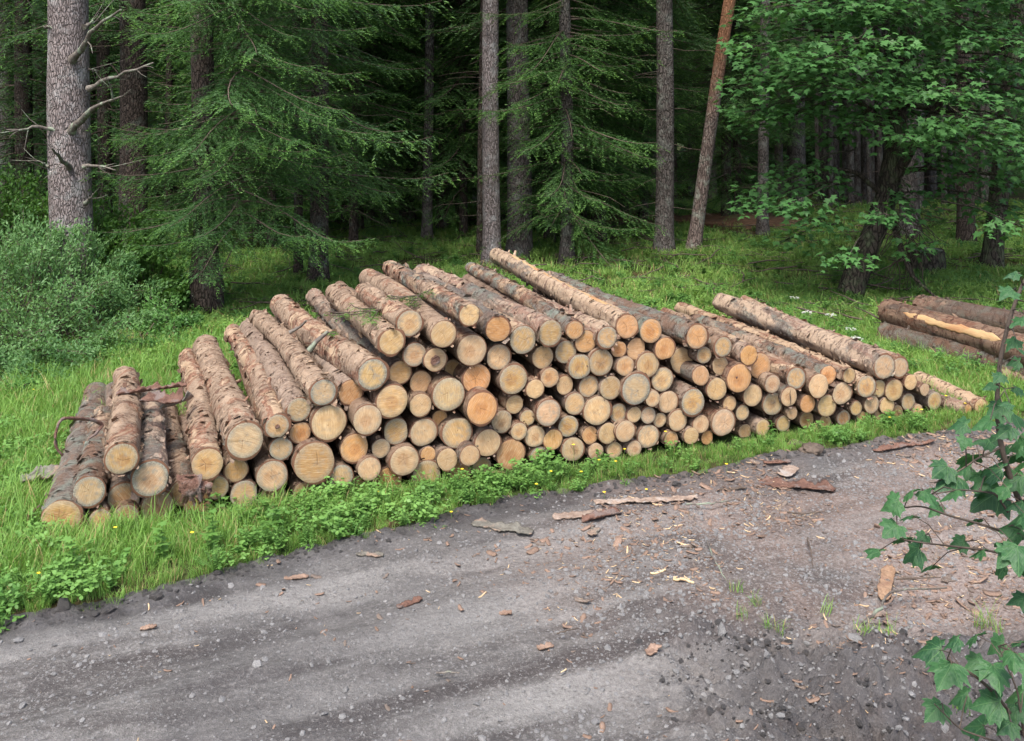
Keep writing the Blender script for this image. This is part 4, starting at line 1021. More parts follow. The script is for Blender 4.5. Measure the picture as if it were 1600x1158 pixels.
# ------------------------------------------------------------------ willow bush and understory
def bush(name, label, cat, lobes, mat, nleaf, ls, seed, stems=30, root=None, lw=.34, twigmat=None):
    g = np.random.default_rng(seed)
    base = np.array(root); t = thing(name, label, cat, base)
    lv, st = MB(), MB(); tot = sum(l[3]**2 for l in lobes)
    for (cx, cy, Y, rr) in lobes:
        C = at_depth(cx, cy, Y) - base; R_ = rr * Y / F
        ns = max(4, int(stems * rr**2 / tot * 3))
        for k in range(ns):
            tip = C + norm(g.normal(0, 1, 3) + [0, -.3, .5]) * R_ * g.uniform(.55, 1.15) * (1.4 if k % 6 == 0 else 1)
            b0 = np.array([C[0]*.55 + g.normal(0, .12), C[1]*.7, 0])
            mid = (b0 + tip) / 2 + [g.normal(0, .05), g.normal(0, .05), .12]
            q = np.linspace(0, 1, 8)[:, None]; w = (1-q)**2*b0 + 2*q*(1-q)*mid + q*q*tip
            st.tube(w, np.linspace(.008, .0018, 8), 4, 0, False)
            m = int(nleaf / len(lobes) / ns)
            tq = 1 - g.uniform(0, .75, m)**1.6 * .8
            base_pt = ((1-tq)**2)[:, None]*b0 + (2*tq*(1-tq))[:, None]*mid + (tq*tq)[:, None]*tip
            spread = g.normal(0, 1, (m, 3)) * (R_ * .16)
            P = base_pt + spread
            D = norm(norm(tip - mid)[None] * .7 + g.normal(0, .7, (m, 3)) + [0, 0, .15]); W = norm(np.cross(D, norm(np.array([0, -.2, 1.]) + g.normal(0, .6, (m, 3)))))
            l = g.uniform(.7, 1.3, m) * ls
            V, Fq = diamonds(P, D, W, np.stack([l, l*lw], -1)); lv.add(V, Fq)
            # side twiglets bind leaves to the stem
            for kk in range(0, m, max(1, m//5)): st.tube(np.array([base_pt[kk], P[kk]]), [.0025, .001], 3, 0, False)
    obj('foliage', lv.mesh('foliage', mat, False), t); obj('stem', st.mesh('stem', twigmat or M['twig']), t)
bush('willow_bush', 'pale grey-green willow bush at the left edge of the clearing', 'bush',
     [(20,400,8.3,60),(70,430,8.1,60),(30,470,7.9,70),(120,450,8.2,60),(170,470,8.4,50),(215,500,8.5,45),(110,510,7.8,65),(40,540,7.5,70),(30,590,7.2,55),(140,590,7.4,45),(215,585,7.8,35),(250,590,8.0,30),(30,625,6.9,45),(110,625,7.0,40),(60,375,8.4,50),(170,540,7.8,50),(90,580,7.2,50),(-20,420,8.1,60),(-30,520,7.5,70),(60,370,8.6,40),(190,430,8.7,35),(230,540,8.2,35),(130,395,8.6,35)],
     M['willow'], 40000, .034, 21, 60, (-3.9, 8.3, 0))
bush('hazel_shrub', 'bright green young shrub growing right of the grey pine foot', 'shrub',
     [(150,350,9.3,40),(200,370,9.4,40),(240,350,9.6,30),(180,400,9.2,40),(120,360,9.4,30),(230,410,9.3,35),(262,440,9.2,28)], M['hazel'], 9000, .045, 22, 30, (-3.6, 9.4, 0), .5)
bush('leafy_undergrowth', 'low green leafy undergrowth spreading from the willow bush towards the leftmost logs', 'shrub',
     [(40,600,7.3,35),(90,600,7.3,35),(140,590,7.5,38),(190,580,7.7,36),(235,565,7.9,34),(265,530,8.2,34),(250,495,8.5,34),(285,555,8.0,24),(20,640,6.7,28),(65,650,6.6,22),(300,500,8.5,22)], M['undergrowth'], 17000, .030, 27, 46, (-3.0, 7.8, 0), .5)
bush('dark_shrub', 'dark leafy undergrowth shrub in front of the left edge spruce', 'shrub',
     [(30,300,10.5,35),(60,330,10.3,30),(20,340,10.2,40)], M['hazel'], 3500, .045, 23, 16, (-5, 10.4, 0), .6)
bush('small_shrub', 'low leafy shrub in shade between the bulging trunk and the bush', 'shrub',
     [(270,470,9.2,25),(250,440,9.3,22)], M['hazel'], 1800, .04, 24, 10, (-3.05, 9.3, 0), .5)

# ------------------------------------------------------------------ grass and herbs
def tuft(seed, n, h, spread, wid, mats, seedhead=False, dry=.06):
    g = np.random.default_rng(seed); b = MB()
    for k in range(n):
        a = g.uniform(0, 6.28); r = spread * math.sqrt(g.random()); p = np.array([math.cos(a)*r, math.sin(a)*r, -.005])
        hh = h * g.uniform(.45, 1.1); la = g.uniform(0, 6.28); ln = g.uniform(.15, .75) * hh; d = np.array([math.cos(la), math.sin(la), 0]); wv = np.array([-d[1], d[0], 0]) * wid * g.uniform(.7, 1.3)
        q = [0, .4, .75, 1]; ax = [p + d * ln * x**2 + np.array([0, 0, hh * (x - .25*x**3)]) for x in q]
        ws = [.8, 1, .65]; V = []
        for i in range(3): V += [ax[i] - wv*ws[i]*.5, ax[i] + wv*ws[i]*.5]
        V.append(ax[3]); mi = 1 if g.random() < dry else 0
        b.add(V, [[0, 1, 3, 2], [2, 3, 5, 4]], mi); b.poly([V[4], V[5], V[6]], mi)
    return b.mesh('tuft', mats)
def herb(seed, n, h, leaf, mats, kind=0):
    g = np.random.default_rng(seed); b = MB(); Ps, Ds, Ns, Ss = [], [], [], []
    for k in range(n):
        a = g.uniform(0, 6.28); hh = h * g.uniform(.3, 1.0); r = g.uniform(.1, .8) * h
        top = np.array([math.cos(a)*r, math.sin(a)*r, hh]); b.tube(np.array([[0, 0, 0], top*[.4, .4, .6], top]), [.0016, .0012, .0008], 3, 0, False)
        for m in range(5 if kind == 0 else 3):
            a2 = a + g.normal(0, 1.3) if kind == 0 else a + m * 2.1
            Ps.append(top * (1 - .12*m if kind == 0 else 1)); Ds.append([math.cos(a2), math.sin(a2), g.uniform(-.3, .35)]); Ns.append(np.array([0, 0, 1]) + g.normal(0, .25, 3)); Ss.append(leaf * g.uniform(.6, 1.2))
    oval = np.array([(0,0),(.28,.25),(.34,.55),(.2,.85),(0,1),(-.2,.85),(-.34,.55),(-.28,.25)], float)
    add_leaves(b, np.array(Ps), np.array(Ds, float), np.array(Ns), np.array(Ss), oval)
    return b.mesh('herb', mats, False)
gm = [M['grass'], M['dry']]; gf = [M['grass_far'], M['dry']]
T_near = [tuft(300+k, 34, .085 + .012*(k % 3), .05, .0032, gm) for k in range(6)] + [tuft(310+k, 20, .17, .04, .003, gm, dry=.22) for k in range(3)]
M['bilberry'] = leaf_material('bilberry_leaves', (.040, .115, .028), (.12, .25, .06), .25, .5, .3, 1.2)
T_far = [tuft(330+k, 34, .13, .13, .0055, gf, dry=.10) for k in range(8)] + [herb(350+k, 34, .12, .026, [M['bilberry']]) for k in range(2)] + [herb(340+k, 30, .11, .018, [M['grass_far']]) for k in range(3)]
H_near = [herb(320+k, 22, .075, .013, [M['herb']]) for k in range(3)] + [herb(325+k, 18, .085, .017, [M['herb']], 1) for k in range(3)] + [herb(328, 9, .10, .026, [M['herb']])]

def pile_clear(x, y):   # True where no log sits
    s = y - (FP_A + FP_B * x); u = x + FP_B * s * .9
    return ~((s > -.02) & (s < 1.5) & (u > -2.08) & (u < 2.8))
def scatter_area(n, x0, x1, y0, y1, cond):
    x, y = in_frame_pts(n, x0, x1, y0, y1, .4); k = cond(x, y); x, y = x[k], y[k]
    return np.stack([x, y, ground_z(x, y)], -1)
def rots(n, tilt=.15): return np.stack([RNG.normal(0, tilt, n), RNG.normal(0, tilt, n), RNG.uniform(0, 6.28, n)], -1)
def verge(x, y):
    d = y - edge_y(x); dens = sstep(-.10, .05, d + .07 * (fbm(x*6, y*6, 0, 60) - .5) * 2)
    return (RNG.random(len(x)) < dens) & pile_clear(x, y)
pile_front = lambda P: sstep(.02, .16, (FP_A + FP_B * P[:, 0]) - P[:, 1])
p1 = scatter_area(50000, -3.4, 5.2, 3.5, 8.6, verge)
# height map: low close to the road, taller at the left corner
dist = p1[:, 1] - edge_y(p1[:, 0]); s1 = (.45 + .65 * sstep(0, .5, dist)) * RNG.uniform(.6, 1.25, len(p1)) * (.85 + .3 * fbm(p1[:, 0]*1.5, p1[:, 1]*1.5, 0, 61)); s1 *= np.where(p1[:, 0] > .2, .8, 1.05)
nf = np.where((FP_A + FP_B * p1[:, 0]) > p1[:, 1], .42 + .58 * pile_front(p1), 1); s1 = s1 * nf * np.where((p1[:, 0] > 1.35) & (np.abs(FP_A + FP_B*p1[:, 0] - .1 - p1[:, 1]) < .13), 1.45, 1)
make_scatter('grass', p1, rots(len(p1)), s1, T_near)
p2 = scatter_area(26000, -3.4, 5.2, 3.7, 8.6, lambda x, y: verge(x, y) & (fbm(x*2.2, y*2.2, 0, 63) + RNG.normal(0, .10, len(x)) > np.where(x < .2, .40, .54)))
p2 = p2[RNG.random(len(p2)) < .45]
make_scatter('roadside_herbs', p2, rots(len(p2)), RNG.uniform(.6, 1.35, len(p2)) * np.where(p2[:, 0] > .2, .8, 1.1), H_near)
p3 = scatter_area(95000, -10, 10, 7.2, 19.5, lambda x, y: pile_clear(x, y) & ~((x > 2.9) & (y < 8.9 - .3*(x - 3)) & (y > 7.9 - .9*(x - 3))) & (RNG.random(len(x)) < .25 + 1.2*sstep(.40, .6, fbm(x*.9, y*.9, 0, 64))) & (RNG.random(len(x)) < np.clip(11/y, 0, 1)) & ~((fbm(x*.9+3, y*.9, 0, 99) > .60) & (y > 11) & (RNG.random(len(x)) < .8)))
make_scatter('forest_floor_grass', p3, rots(len(p3), .2), RNG.uniform(.4, 1.2, len(p3)) * (.6 + .8*fbm(p3[:, 0]*1.3, p3[:, 1]*1.3, 0, 66)), T_far)

def twig_piece(seed):
    g = np.random.default_rng(seed); b = MB(); p = np.array([[q, .08*math.sin(4*q + seed), .03*g.random()] for q in np.linspace(-.5, .5, 6)]); b.tube(p, [.010, .012, .011, .009, .007, .004], 4, 0, True)
    b.tube(np.array([p[3], p[3] + [.12, .14, .05]]), [.006, .003], 3, 0, False); return b.mesh('twig', M['twig'])
pt = scatter_area(1400, -9, 9, 8.4, 18, lambda x, y: pile_clear(x, y)); pt[:, 2] += .07
make_scatter('fallen_twigs', pt, rots(len(pt), .12), RNG.uniform(.15, .8, len(pt)), [twig_piece(k) for k in range(5)])
# yellow flowers in the verge, white umbels further back
def flower(seed, mat, h, r):
    g = np.random.default_rng(seed); b = MB(); b.tube(np.array([[0, 0, 0], [.004, 0, h*.6], [0, 0, h]]), [.0014, .0012, .001], 3, 1, False)
    for k in range(7):
        a = k/7*6.28; d = np.array([math.cos(a), math.sin(a), .35]); wv = np.array([-math.sin(a), math.cos(a), 0])*r*.36
        b.poly([np.array([0, 0, h]), np.array([0, 0, h])+d*r*.6+wv, np.array([0, 0, h])+d*r, np.array([0, 0, h])+d*r*.6-wv], 0)
    return b.mesh('flower', [mat, M['herb']])
fl = [flower(1, M['yellow'], .10, .010), flower(2, M['yellow'], .13, .011)]
k_ = 0
for cx, cy in ((705,783),(722,745),(861,740),(908,740),(936,722),(944,752),(962,724),(896,706),(1043,676),(1040,685),(976,705),(180,838),(128,800),(52,618),(590,772),(1478,628),(1545,612),(1508,640),(948,694),(1135,716),(1010,742),(838,752),(60,900),(300,846),(1390,655),(1440,650)):
    p = at_z(cx, cy, .08); o = thing('yellow_flower', 'tiny yellow flower in the roadside grass', 'flower', (p[0], p[1], float(ground_z(p[0], p[1]))), 'yellow flowers in the grass', fl[k_ % 2]); o.scale = (.9,) * 3; o.rotation_euler.z = k_; k_ += 1
def umbel():
    b = MB(); g = np.random.default_rng(3); H = .36
    b.tube(np.array([[0, 0, 0], [.01, 0, .2], [0, 0, H]]), [.003, .0025, .002], 4, 1, False)
    for k in range(16):
        a = g.uniform(0, 6.28); r = .055*math.sqrt(g.random()); p = np.array([math.cos(a)*r, math.sin(a)*r, H + .035 - 5*r*r]); b.tube(np.array([[0, 0, H], p]), [.001, .0008], 3, 1, False)
        for m in range(5):
            c = p + g.normal(0, .005, 3); b.poly([c + [.006, 0, 0], c + [0, .006, .001], c - [.006, 0, 0], c - [0, .006, 0]], 0)
    add_leaves(b, np.array([[0, 0, .05], [0, 0, .1], [0, 0, .07]]), np.array([[1, 0, .3], [-1, .5, .3], [0, -1, .2]]), np.tile([0, 0, 1.], (3, 1)), np.array([.1, .09, .1]), LEAF_LOW, 1)
    return b.mesh('umbel', [M['white'], M['herb']])
um = umbel()
for (cx, cy), lab in (((1262,474),'white umbel flower head nearest left of the maple trunk foot'),((1299,478),'white umbel flower close in front of the maple trunk'),((1328,499),'faint white umbel in grass between the two log heaps'),((1338,513),'white flower head nearest the lowest grey log at right'),((1240,452),'small white umbel at the left of the flowering plants')):
    p = at_z(cx, cy, .38); o = thing('umbel_plant', lab, 'flower', (p[0], p[1], 0), 'white umbels in the woodland grass', um); o.rotation_euler.z = cx; o.scale = (.8,)*3

# broad weeds at the front left
def weed(px, py, h, n, leaf, label, seed, mat='herb', name='weed'):
    g = np.random.default_rng(seed); p = at_z(px, py); t = thing(name, label, 'plant', (p[0], p[1], 0))
    st = MB(); st.tube(np.array([[0, 0, 0], [.01, 0, h*.5], [0, .01, h]]), [.004, .003, .0015], 5, 0, False); obj('stem', st.mesh('stem', M['herb']), t)
    b = MB(); zz = np.linspace(.15, 1, n)*h; a = np.arange(n)*2.4
    add_leaves(b, np.stack([0*a, 0*a, zz], -1), np.stack([np.cos(a), np.sin(a), .25 + 0*a], -1) + g.normal(0, .15, (n, 3)), np.tile([0, 0, 1.], (n, 1)) + g.normal(0, .2, (n, 3)), leaf*g.uniform(.7, 1.1, n)*(1 - .4*zz/h), LEAF_OUT if mat == 'herb' else LEAF_LOW)
    obj('foliage', b.mesh('foliage', M[mat], False), t, kind='stuff')
weed(250, 882, .17, 12, .075, 'leafy weed with jagged leaves in front of the left logs', 1)
weed(430, 838, .13, 11, .065, 'low jagged-leaved weed below the shaded bottom logs', 2)
weed(560, 812, .12, 10, .055, 'small leafy weed right of the low jagged-leaved one', 3)
weed(110, 905, .17, 13, .08, 'leafy weed at the lower left of the verge', 4)
weed(330, 868, .19, 12, .07, 'tall thin weed standing before the shaded bottom logs', 5)
weed(1325, 650, .06, 6, .07, 'rosette of round bluish-green leaves by the right bottom logs', 6)
weed(1205, 690, .12, 10, .06, 'leafy weed in front of the split log', 7)

# ------------------------------------------------------------------ road gravel, chips, stones
def pebble(seed, flat=.6):
    g = np.random.default_rng(seed); import bmesh
    bm = bmesh.new(); bmesh.ops.create_icosphere(bm, subdivisions=1, radius=.5)
    for v in bm.verts: v.co *= 1 + g.uniform(-.25, .2); v.co.z *= flat
    me = bpy.data.meshes.new('pebble'); bm.to_mesh(me); bm.free(); me.materials.append(M['stone']); return me
def chip(seed, mat, asp=.5, curl=.15, nseg=5, thick=.08):
    g = np.random.default_rng(seed); xs_ = np.linspace(-.5, .5, nseg); b = MB(); up, dn = [], []
    for x in xs_:
        w0, w1 = asp*g.uniform(.25, .55)*(1 - 1.2*abs(x)**2.5), asp*g.uniform(.25, .55)*(1 - 1.2*abs(x)**2.5); z = curl*(x*x*2) + g.normal(0, .012)
        up += [(x + g.normal(0, .02), -w0, z + curl*w0), (x, 0, z + thick*.6), (x + g.normal(0, .02), w1, z + curl*w1*g.uniform(.5, 1.5))]
    up = np.array(up); dn = up - [0, 0, thick]
    q = []
    for i in range(nseg-1):
        for j in range(2): a = i*3+j; q.append([a, a+3, a+4, a+1])
    q = np.array(q); m = len(up); b.add(np.concatenate([up, dn]), np.concatenate([q[:, ::-1], (q + m)]))
    side = []
    for i in range(nseg-1): side += [[i*3, (i+1)*3, (i+1)*3+m, i*3+m], [i*3+2+m, (i+1)*3+2+m, (i+1)*3+2, i*3+2]]
    side += [[0, m, 1+m, 1], [1, 1+m, 2+m, 2]]; e = (nseg-1)*3; side += [[e+1, e+1+m, e+m, e], [e+2, e+2+m, e+1+m, e+1]]
    b.I.append((np.array(side)).ravel()); b.S.append(np.full(len(side), 4)); b.M.append(np.zeros(len(side)))
    return b.mesh('chip', mat, False)
def road_pts(n, cond=None):
    x, y = in_frame_pts(n, -3, 3.9, 2.95, 6.6, .15); k = (y < edge_y(x) - .01)
    if cond is not None: k &= cond(x, y)
    x, y = x[k], y[k]; return np.stack([x, y, road_z(x, y)], -1)
pp = road_pts(75000, lambda x, y: RNG.random(len(x)) < (.30 + .7*sstep(.42, .6, fbm(x*2, y*2, 0, 71))) * (.35 + .65*sstep(-.9, .9, x)) * (1 - .3*mud_mask(x, y)) * sstep(-.05, .35, edge_y(x) - y))
make_scatter('gravel', pp, rots(len(pp), .4), np.clip(.0085 * RNG.lognormal(0, .5, len(pp)), .004, .032), [pebble(k) for k in range(6)])
chm = [chip(400+k, M['chip'], .3 + .1*(k % 4)) for k in range(8)] + [chip(420+k, M['splint'], .16) for k in range(2)] + [chip(430+k, M['slab'], .5) for k in range(2)]
pc = road_pts(34000, lambda x, y: RNG.random(len(x)) < (.04 + .96*sstep(-.4, 1.2, x + .6*(y - 4.3)) * sstep(.36, .6, fbm(x*1.6, y*1.6, 0, 73))) * np.where(y < 3.9, .5, 1)); pc[:, 2] += .002
make_scatter('bark_chips', pc, rots(len(pc), .25), np.clip(.019 * RNG.lognormal(0, .5, len(pc)), .006, .075), chm)
def clod(seed):
    import bmesh
    bm = bmesh.new(); bmesh.ops.create_icosphere(bm, subdivisions=2, radius=.5)
    co = np.array([v.co[:] for v in bm.verts]); dd = .45 + 1.1*fbm(co[:,0]*5+5+seed, co[:,1]*5, co[:,2]*5, seed, 3)
    for v, k in zip(bm.verts, dd): v.co *= k; v.co.z *= .6
    me = bpy.data.meshes.new('clod'); bm.to_mesh(me); bm.free(); me.materials.append(M['mud']); return me
pd = road_pts(60000, lambda x, y: RNG.random(len(x)) < np.maximum(sstep(.16, .02, edge_y(x) - y) * .7, mud_mask(x, y)**2 * 1.0 * sstep(.4, .6, fbm(x*5, y*6, 0, 91))))
make_scatter('mud_clods', pd, rots(len(pd), .5), np.clip(.012 * RNG.lognormal(0, .6, len(pd)), .005, .06), [clod(80 + k) for k in range(5)])
# single larger stones
st_m = [pebble(50+k, .45) for k in range(4)]
for k, (cx, cy, s) in enumerate(((793,886,14),(28,998,20),(48,1013,10),(85,1005,9),(225,953,10),(35,1090,16),(400,1042,18),(415,1033,12),(640,1035,9),(685,1047,16),(880,1046,12),(1128,990,26),(1165,1020,14),(1198,1034,14),(1300,990,14),(1260,985,12),(1040,1010,14),(970,948,14),(1320,1010,18),(1215,920,14),(1220,935,12),(1290,915,12),(1100,1060,14),(560,930,8),(855,930,12),(745,1090,16),(505,1110,14),(930,1110,18),(1200,1100,16),(300,1085,12),(140,1070,12),(1340,1000,28),(1010,1090,12))):
    p = at_z(cx, cy, 0); s_ = s * p[1] / F
    LM_ = ((1072,906,'fresh bright splinter'),(785,822,'pale lichened bark piece'),(1382,905,'tan split bark'),(640,938,'lone rust-brown flake'),(463,899,'reddish bark piece'),(232,979,'small rust chip'),(852,1008,'orange-red chip'),(1020,1020,'squarish brown chip'),(1100,845,'long bent twig'))
    d0 = min(LM_, key=lambda q: math.hypot(q[0]-cx, q[1]-cy)); o8 = int(round(math.atan2(d0[1]-cy, cx-d0[0]) / (math.pi/4))) % 8; kk = (d0[2], o8); SEEN[kk] = SEEN.get(kk, 0) + 1
    o = thing('stone', f"{['', 'another ', 'third ', 'fourth '][min(3, SEEN[kk]-1)]}{'small' if s < 13 else 'larger'} grey stone on the road, {DIRS[o8]} the {d0[2]}", 'stone', (p[0], p[1], float(road_z(p[0], p[1])) + .1*s_), 'loose stones on the road', st_m[k % 4]); o.scale = (s_, s_*.8, s_*.8); o.rotation_euler = (.1*k, .2, k)

# bark slabs and sticks
def slab(px, py, lx, ly, rz, mat, label, seed, name='bark_piece', curl=.1, z=None, tilt=0, jag=.42, cat='bark', roll=0.0):
    g = np.random.default_rng(seed); p = at_z(px, py); nx, ny = max(24, int(lx/.009)), 9; L, W = lx, ly
    u = np.linspace(-.5, .5, nx); b = MB()
    kk = max(7, lx/.03); e0 = -.55 + jag*(fbm(u*kk, seed, 0, seed, 3)) + .09*g.random(nx); e1 = .55 - jag*(fbm(u*kk+9, seed, 0, seed, 3)) - .09*g.random(nx); taper = 1 - np.clip((np.abs(u) - .38)/.12, 0, 1)**2*g.uniform(.3, .8)
    U, Vv = np.meshgrid(u, np.linspace(0, 1, ny)); Wd = (e0[None] + (e1 - e0)[None]*Vv)*taper[None]
    X = U*L + .02*L*(vnoise(Vv*6, U*2, 0, seed) - .5)*(np.abs(U) > .45); Y = Wd*W; Z = curl*W*(4*Wd**2) + .022*(fbm(U*L*18, Wd*W*22, 0, seed) - .5)+ .004*g.random(U.shape) + .006
    if roll: ang = Wd*roll; Y = np.sin(ang)*W/roll; Z = (1 - np.cos(ang))*W/roll + .004*(fbm(U*L*22, Wd*W*22, 0, seed))
    top = np.stack([X, Y, Z], -1).reshape(-1, 3); bot = top - [0, 0, .007]
    i, j = np.meshgrid(np.arange(ny-1), np.arange(nx-1), indexing='ij'); a = (i*nx+j).ravel(); q = np.stack([a, a+1, a+nx+1, a+nx], -1); m = len(top)
    b.add(np.concatenate([top, bot]), np.concatenate([q, q[:, ::-1]+m]))
    bd = list(range(nx)) + [k*nx+nx-1 for k in range(1, ny)] + [(ny-1)*nx+k for k in range(nx-2, -1, -1)] + [k*nx for k in range(ny-2, 0, -1)]
    side = np.array([[bd[k], bd[k-1], bd[k-1]+m, bd[k]+m] for k in range(len(bd))]); b.I.append(side.ravel()); b.S.append(np.full(len(side), 4)); b.M.append(np.zeros(len(side)))
    me = b.mesh(name, mat, False); zz = float(any_z(p[0], p[1])) if z is None else z
    if z is not None: p = at_z(px, py, z)
    o = thing(name, label, cat, (p[0], p[1], zz + .004), None, me); o.rotation_euler = (tilt, 0, rz); return o
slab(785, 822, .30, .13, -.35, M['slab_grey'], 'pale grey-green lichened bark slab at the verge below the pile middle', 1)
slab(905, 803, .26, .10, .25, M['slab'], 'pink-brown bark slab with dark curled heap at its right end', 2)
slab(1010, 781, .52, .09, .12, M['slab'], 'long flat pinkish bark strip along the road edge', 3, curl=.02)
slab(940, 806, .22, .08, .5, M['rust'], 'dark curled bark piece lying across the pink bark slab', 4, curl=.4)
slab(928, 826, .09, .06, 1.2, M['slab_grey'], 'small pale bark flake in front of the dark curled piece', 5)
slab(1245, 755, .38, .16, -.25, M['rust'], 'wide dark brown bark slab near the dark clump on the road edge', 6, curl=.15)
slab(1232, 735, .16, .12, 1.0, M['slab'], 'pale pinkish bark sheet propped beside the dark clump', 7, curl=.2)
slab(1215, 725, .16, .06, .2, M['rust'], 'small brown bark bit left of the pale propped sheet', 8)
slab(1412, 697, .44, .075, .38, M['rust'], 'long narrow brown bark board lying at the right road edge', 9, curl=.3)
slab(1385, 908, .31, .06, 1.15, M['split_bark'], 'orange-tan split bark strip lying on the right part of the road', 10, curl=.12, jag=.16)
slab(1372, 950, .075, .06, .4, M['slab'], 'small square bark block at the near end of the tan slab', 11)
slab(578, 866, .12, .055, -.1, M['slab_grey'], 'small grey bark piece on the road below the left verge', 12)
slab(463, 899, .10, .04, .2, M['chip'], 'small reddish bark piece with two crumbs on the dark road', 13)
slab(680, 783, .22, .09, .1, M['slab'], 'reddish-grey bark slab in the grass at the foot of the pile', 14)
slab(662, 770, .16, .06, .6, M['rust'], 'ragged dark bark strip above the reddish-grey slab', 15)
slab(640, 938, .11, .045, .6, M['rust'], 'rust-brown bark flake alone in the middle of the road', 16)
slab(790, 738, .18, .03, .3, M['splint'], 'pale thin bark strip before the big bottom log', 17)
slab(1145, 762, .14, .025, .05, M['twig'], 'short dark bark strip left of the wide dark slab', 18)
slab(852, 1008, .06, .045, .5, M['chip'], 'orange-red bark chip in the lower middle of the road', 19)
slab(790, 955, .05, .04, .2, M['chip'], 'small tan bark chip near the road centre', 20)
slab(232, 979, .06, .03, .2, M['chip'], 'rust bark chip on the dark road at the left', 21)
slab(1020, 1020, .07, .05, 1.0, M['chip'], 'squarish brown chip among pale stones', 22)
slab(1068, 906, .085, .018, -.25, M['splint'], 'bright fresh splinter of wood on the road', 23, curl=.05, name='wood_splinter', cat='splinter')
slab(1240, 640, .16, .05, .35, M['twig'], 'dark plank-like bark piece wedged against the right bottom logs', 24, z=.09, tilt=.5)
slab(70, 800, .30, .16, 1.25, M['rust'], 'red-brown bark slab leaning beside the lowest left log', 25, z=.05, tilt=-.5, curl=.3)
slab(70, 748, .22, .20, .5, M['slab_grey'], 'hollow curled grey bark shell left of the pile', 26, z=.09, roll=3.6)

# bark curls and rags on the pile
s1_ = slab(238, 610, .36, .12, .5, M['rust'], 'curled brown bark tube lying on top of the left logs', 31, z=.42, roll=3.4)
slab(252, 628, .22, .16, -.2, M['rust'], 'broken reddish bark sheet draped on the thick stained log', 32, z=.44, tilt=.3, curl=.4)
slab(275, 632, .20, .08, 1.0, M['slab_grey'], 'grey bark curl tucked between two logs at left', 33, z=.40, tilt=-.3, curl=.5)
def rag(px, py, seed, label, n=8, L=.15):
    g = np.random.default_rng(seed); b = MB(); P0 = on_front(px, py, -.09)
    for k in range(n):
        x0 = g.uniform(-.06, .06); l = L*g.uniform(.5, 1.1); w = g.uniform(.012, .032); sl = g.uniform(-.3, .3)
        pts = [(x0 + sl*l*q + g.normal(0, .004), -.02*math.sin(q*3) + g.normal(0, .006), -l*q) for q in np.linspace(0, 1, 7)]
        V = []; 
        for i, p in enumerate(pts): ww = w*(1 - .7*(i/6)**2)*g.uniform(.7, 1.2); V += [(p[0]-ww, p[1] + g.normal(0, .006), p[2]), (p[0], p[1]-.012, p[2]), (p[0]+ww, p[1] + g.normal(0, .006), p[2])]
        V = np.array(V); q = []
        for i in range(6):
            for j in range(2): a = i*3+j; q.append([a, a+1, a+4, a+3])
        q = np.array(q); b.add(np.concatenate([V, V + [0, .006, 0]]), np.concatenate([q, q[:, ::-1] + len(V)]))
    thing('hanging_bark', label, 'bark', P0, None, b.mesh('hanging_bark', M['rust'], False))
rag(292, 742, 1, 'torn reddish bark rags hanging between two log ends at left', 9, .13)
rag(313, 752, 2, 'smaller torn bark strip hanging right of the larger rags', 6, .10)

def stick(pts, zs, r, label, mat=None, name='stick', side=None, cat='stick'):
    w = np.array([at_z(x, y, z) for (x, y), z in zip(pts, zs)]); 
    q = np.linspace(0, len(w)-1, 14); W = np.stack([np.interp(q, np.arange(len(w)), w[:, c]) for c in range(3)], -1); W[1:-1] += RNG.normal(0, r*.35, (12, 3))
    b = MB(); b.tube(W - W[0], np.linspace(r, r*.5, 14), 7, 0, True, .3, int(pts[0][0]))
    if side: 
        i = 7; b.tube(np.array([W[i]-W[0], W[i]-W[0] + side]), [r*.6, r*.2], 5, 0, True)
    thing(name, label, cat, W[0], None, b.mesh(name, mat or M['deadwood']))
stick([(1348,975),(1372,955),(1394,922),(1480,918)], [.03, .045, .04, .035], .007, 'pale bent stick lying past the tan bark slab', None)
stick([(1400,905),(1440,903),(1470,902)], [.02, .02, .02], .004, 'thin dark twig behind the bent stick', M['twig'])
stick([(1072,788),(1110,787),(1148,780)], [.01, .02, .01], .005, 'short dark stick at the upper right of the road')
stick([(1105,845),(1114,870),(1128,895),(1140,915)], [.01, .03, .02, .01], .0035, 'long thin bent twig near the bright splinter', M['deadwood'], side=[.03, .02, .01])
stick([(1262,840),(1268,865),(1270,888)], [.01, .03, .01], .004, 'short curved twig on the right road', M['twig'])
stick([(1230,800),(1255,803),(1282,800)], [.01, .01, .01], .004, 'dark twig lying across the reddish litter', M['twig'])
stick([(870,990),(890,984),(905,982)], [.01, .02, .01], .003, 'tiny twig beside the orange-red chip', M['twig'])
stick([(682,1052),(700,1050),(718,1051)], [.01, .01, .01], .004, 'small grey twig at the lower middle of the road')
# bent root / strap at the left end
def bent_root():
    P = [on_front(x, y, o) for x, y, o in ((98,712,-.02),(87,700,-.03),(86,680,-.03),(92,660,-.03),(98,653,-.02),(125,653,.05),(150,657,.1),(160,664,.12))]
    P = np.array(P); q = np.linspace(0, len(P)-1, 24); W = np.stack([np.interp(q, np.arange(len(P)), P[:, c]) for c in range(3)], -1)
    for _ in range(2): W[1:-1] = (W[:-2] + W[1:-1]*2 + W[2:])/4
    b = MB(); b.tube(W - W[0], np.linspace(.0055, .009, 24), 8, 0, True, .35, 3)
    Q = np.array([on_front(x, y, o) for x, y, o in ((160,664,.12),(150,678,.08),(138,686,.06))]) - W[0]; b.tube(Q, [.009, .007, .004], 7, 0, True, .2, 5)
    thing('bent_root', 'rust-brown bent root arching over the leftmost log', 'root', W[0], None, b.mesh('bent_root', M['rust']))
bent_root()
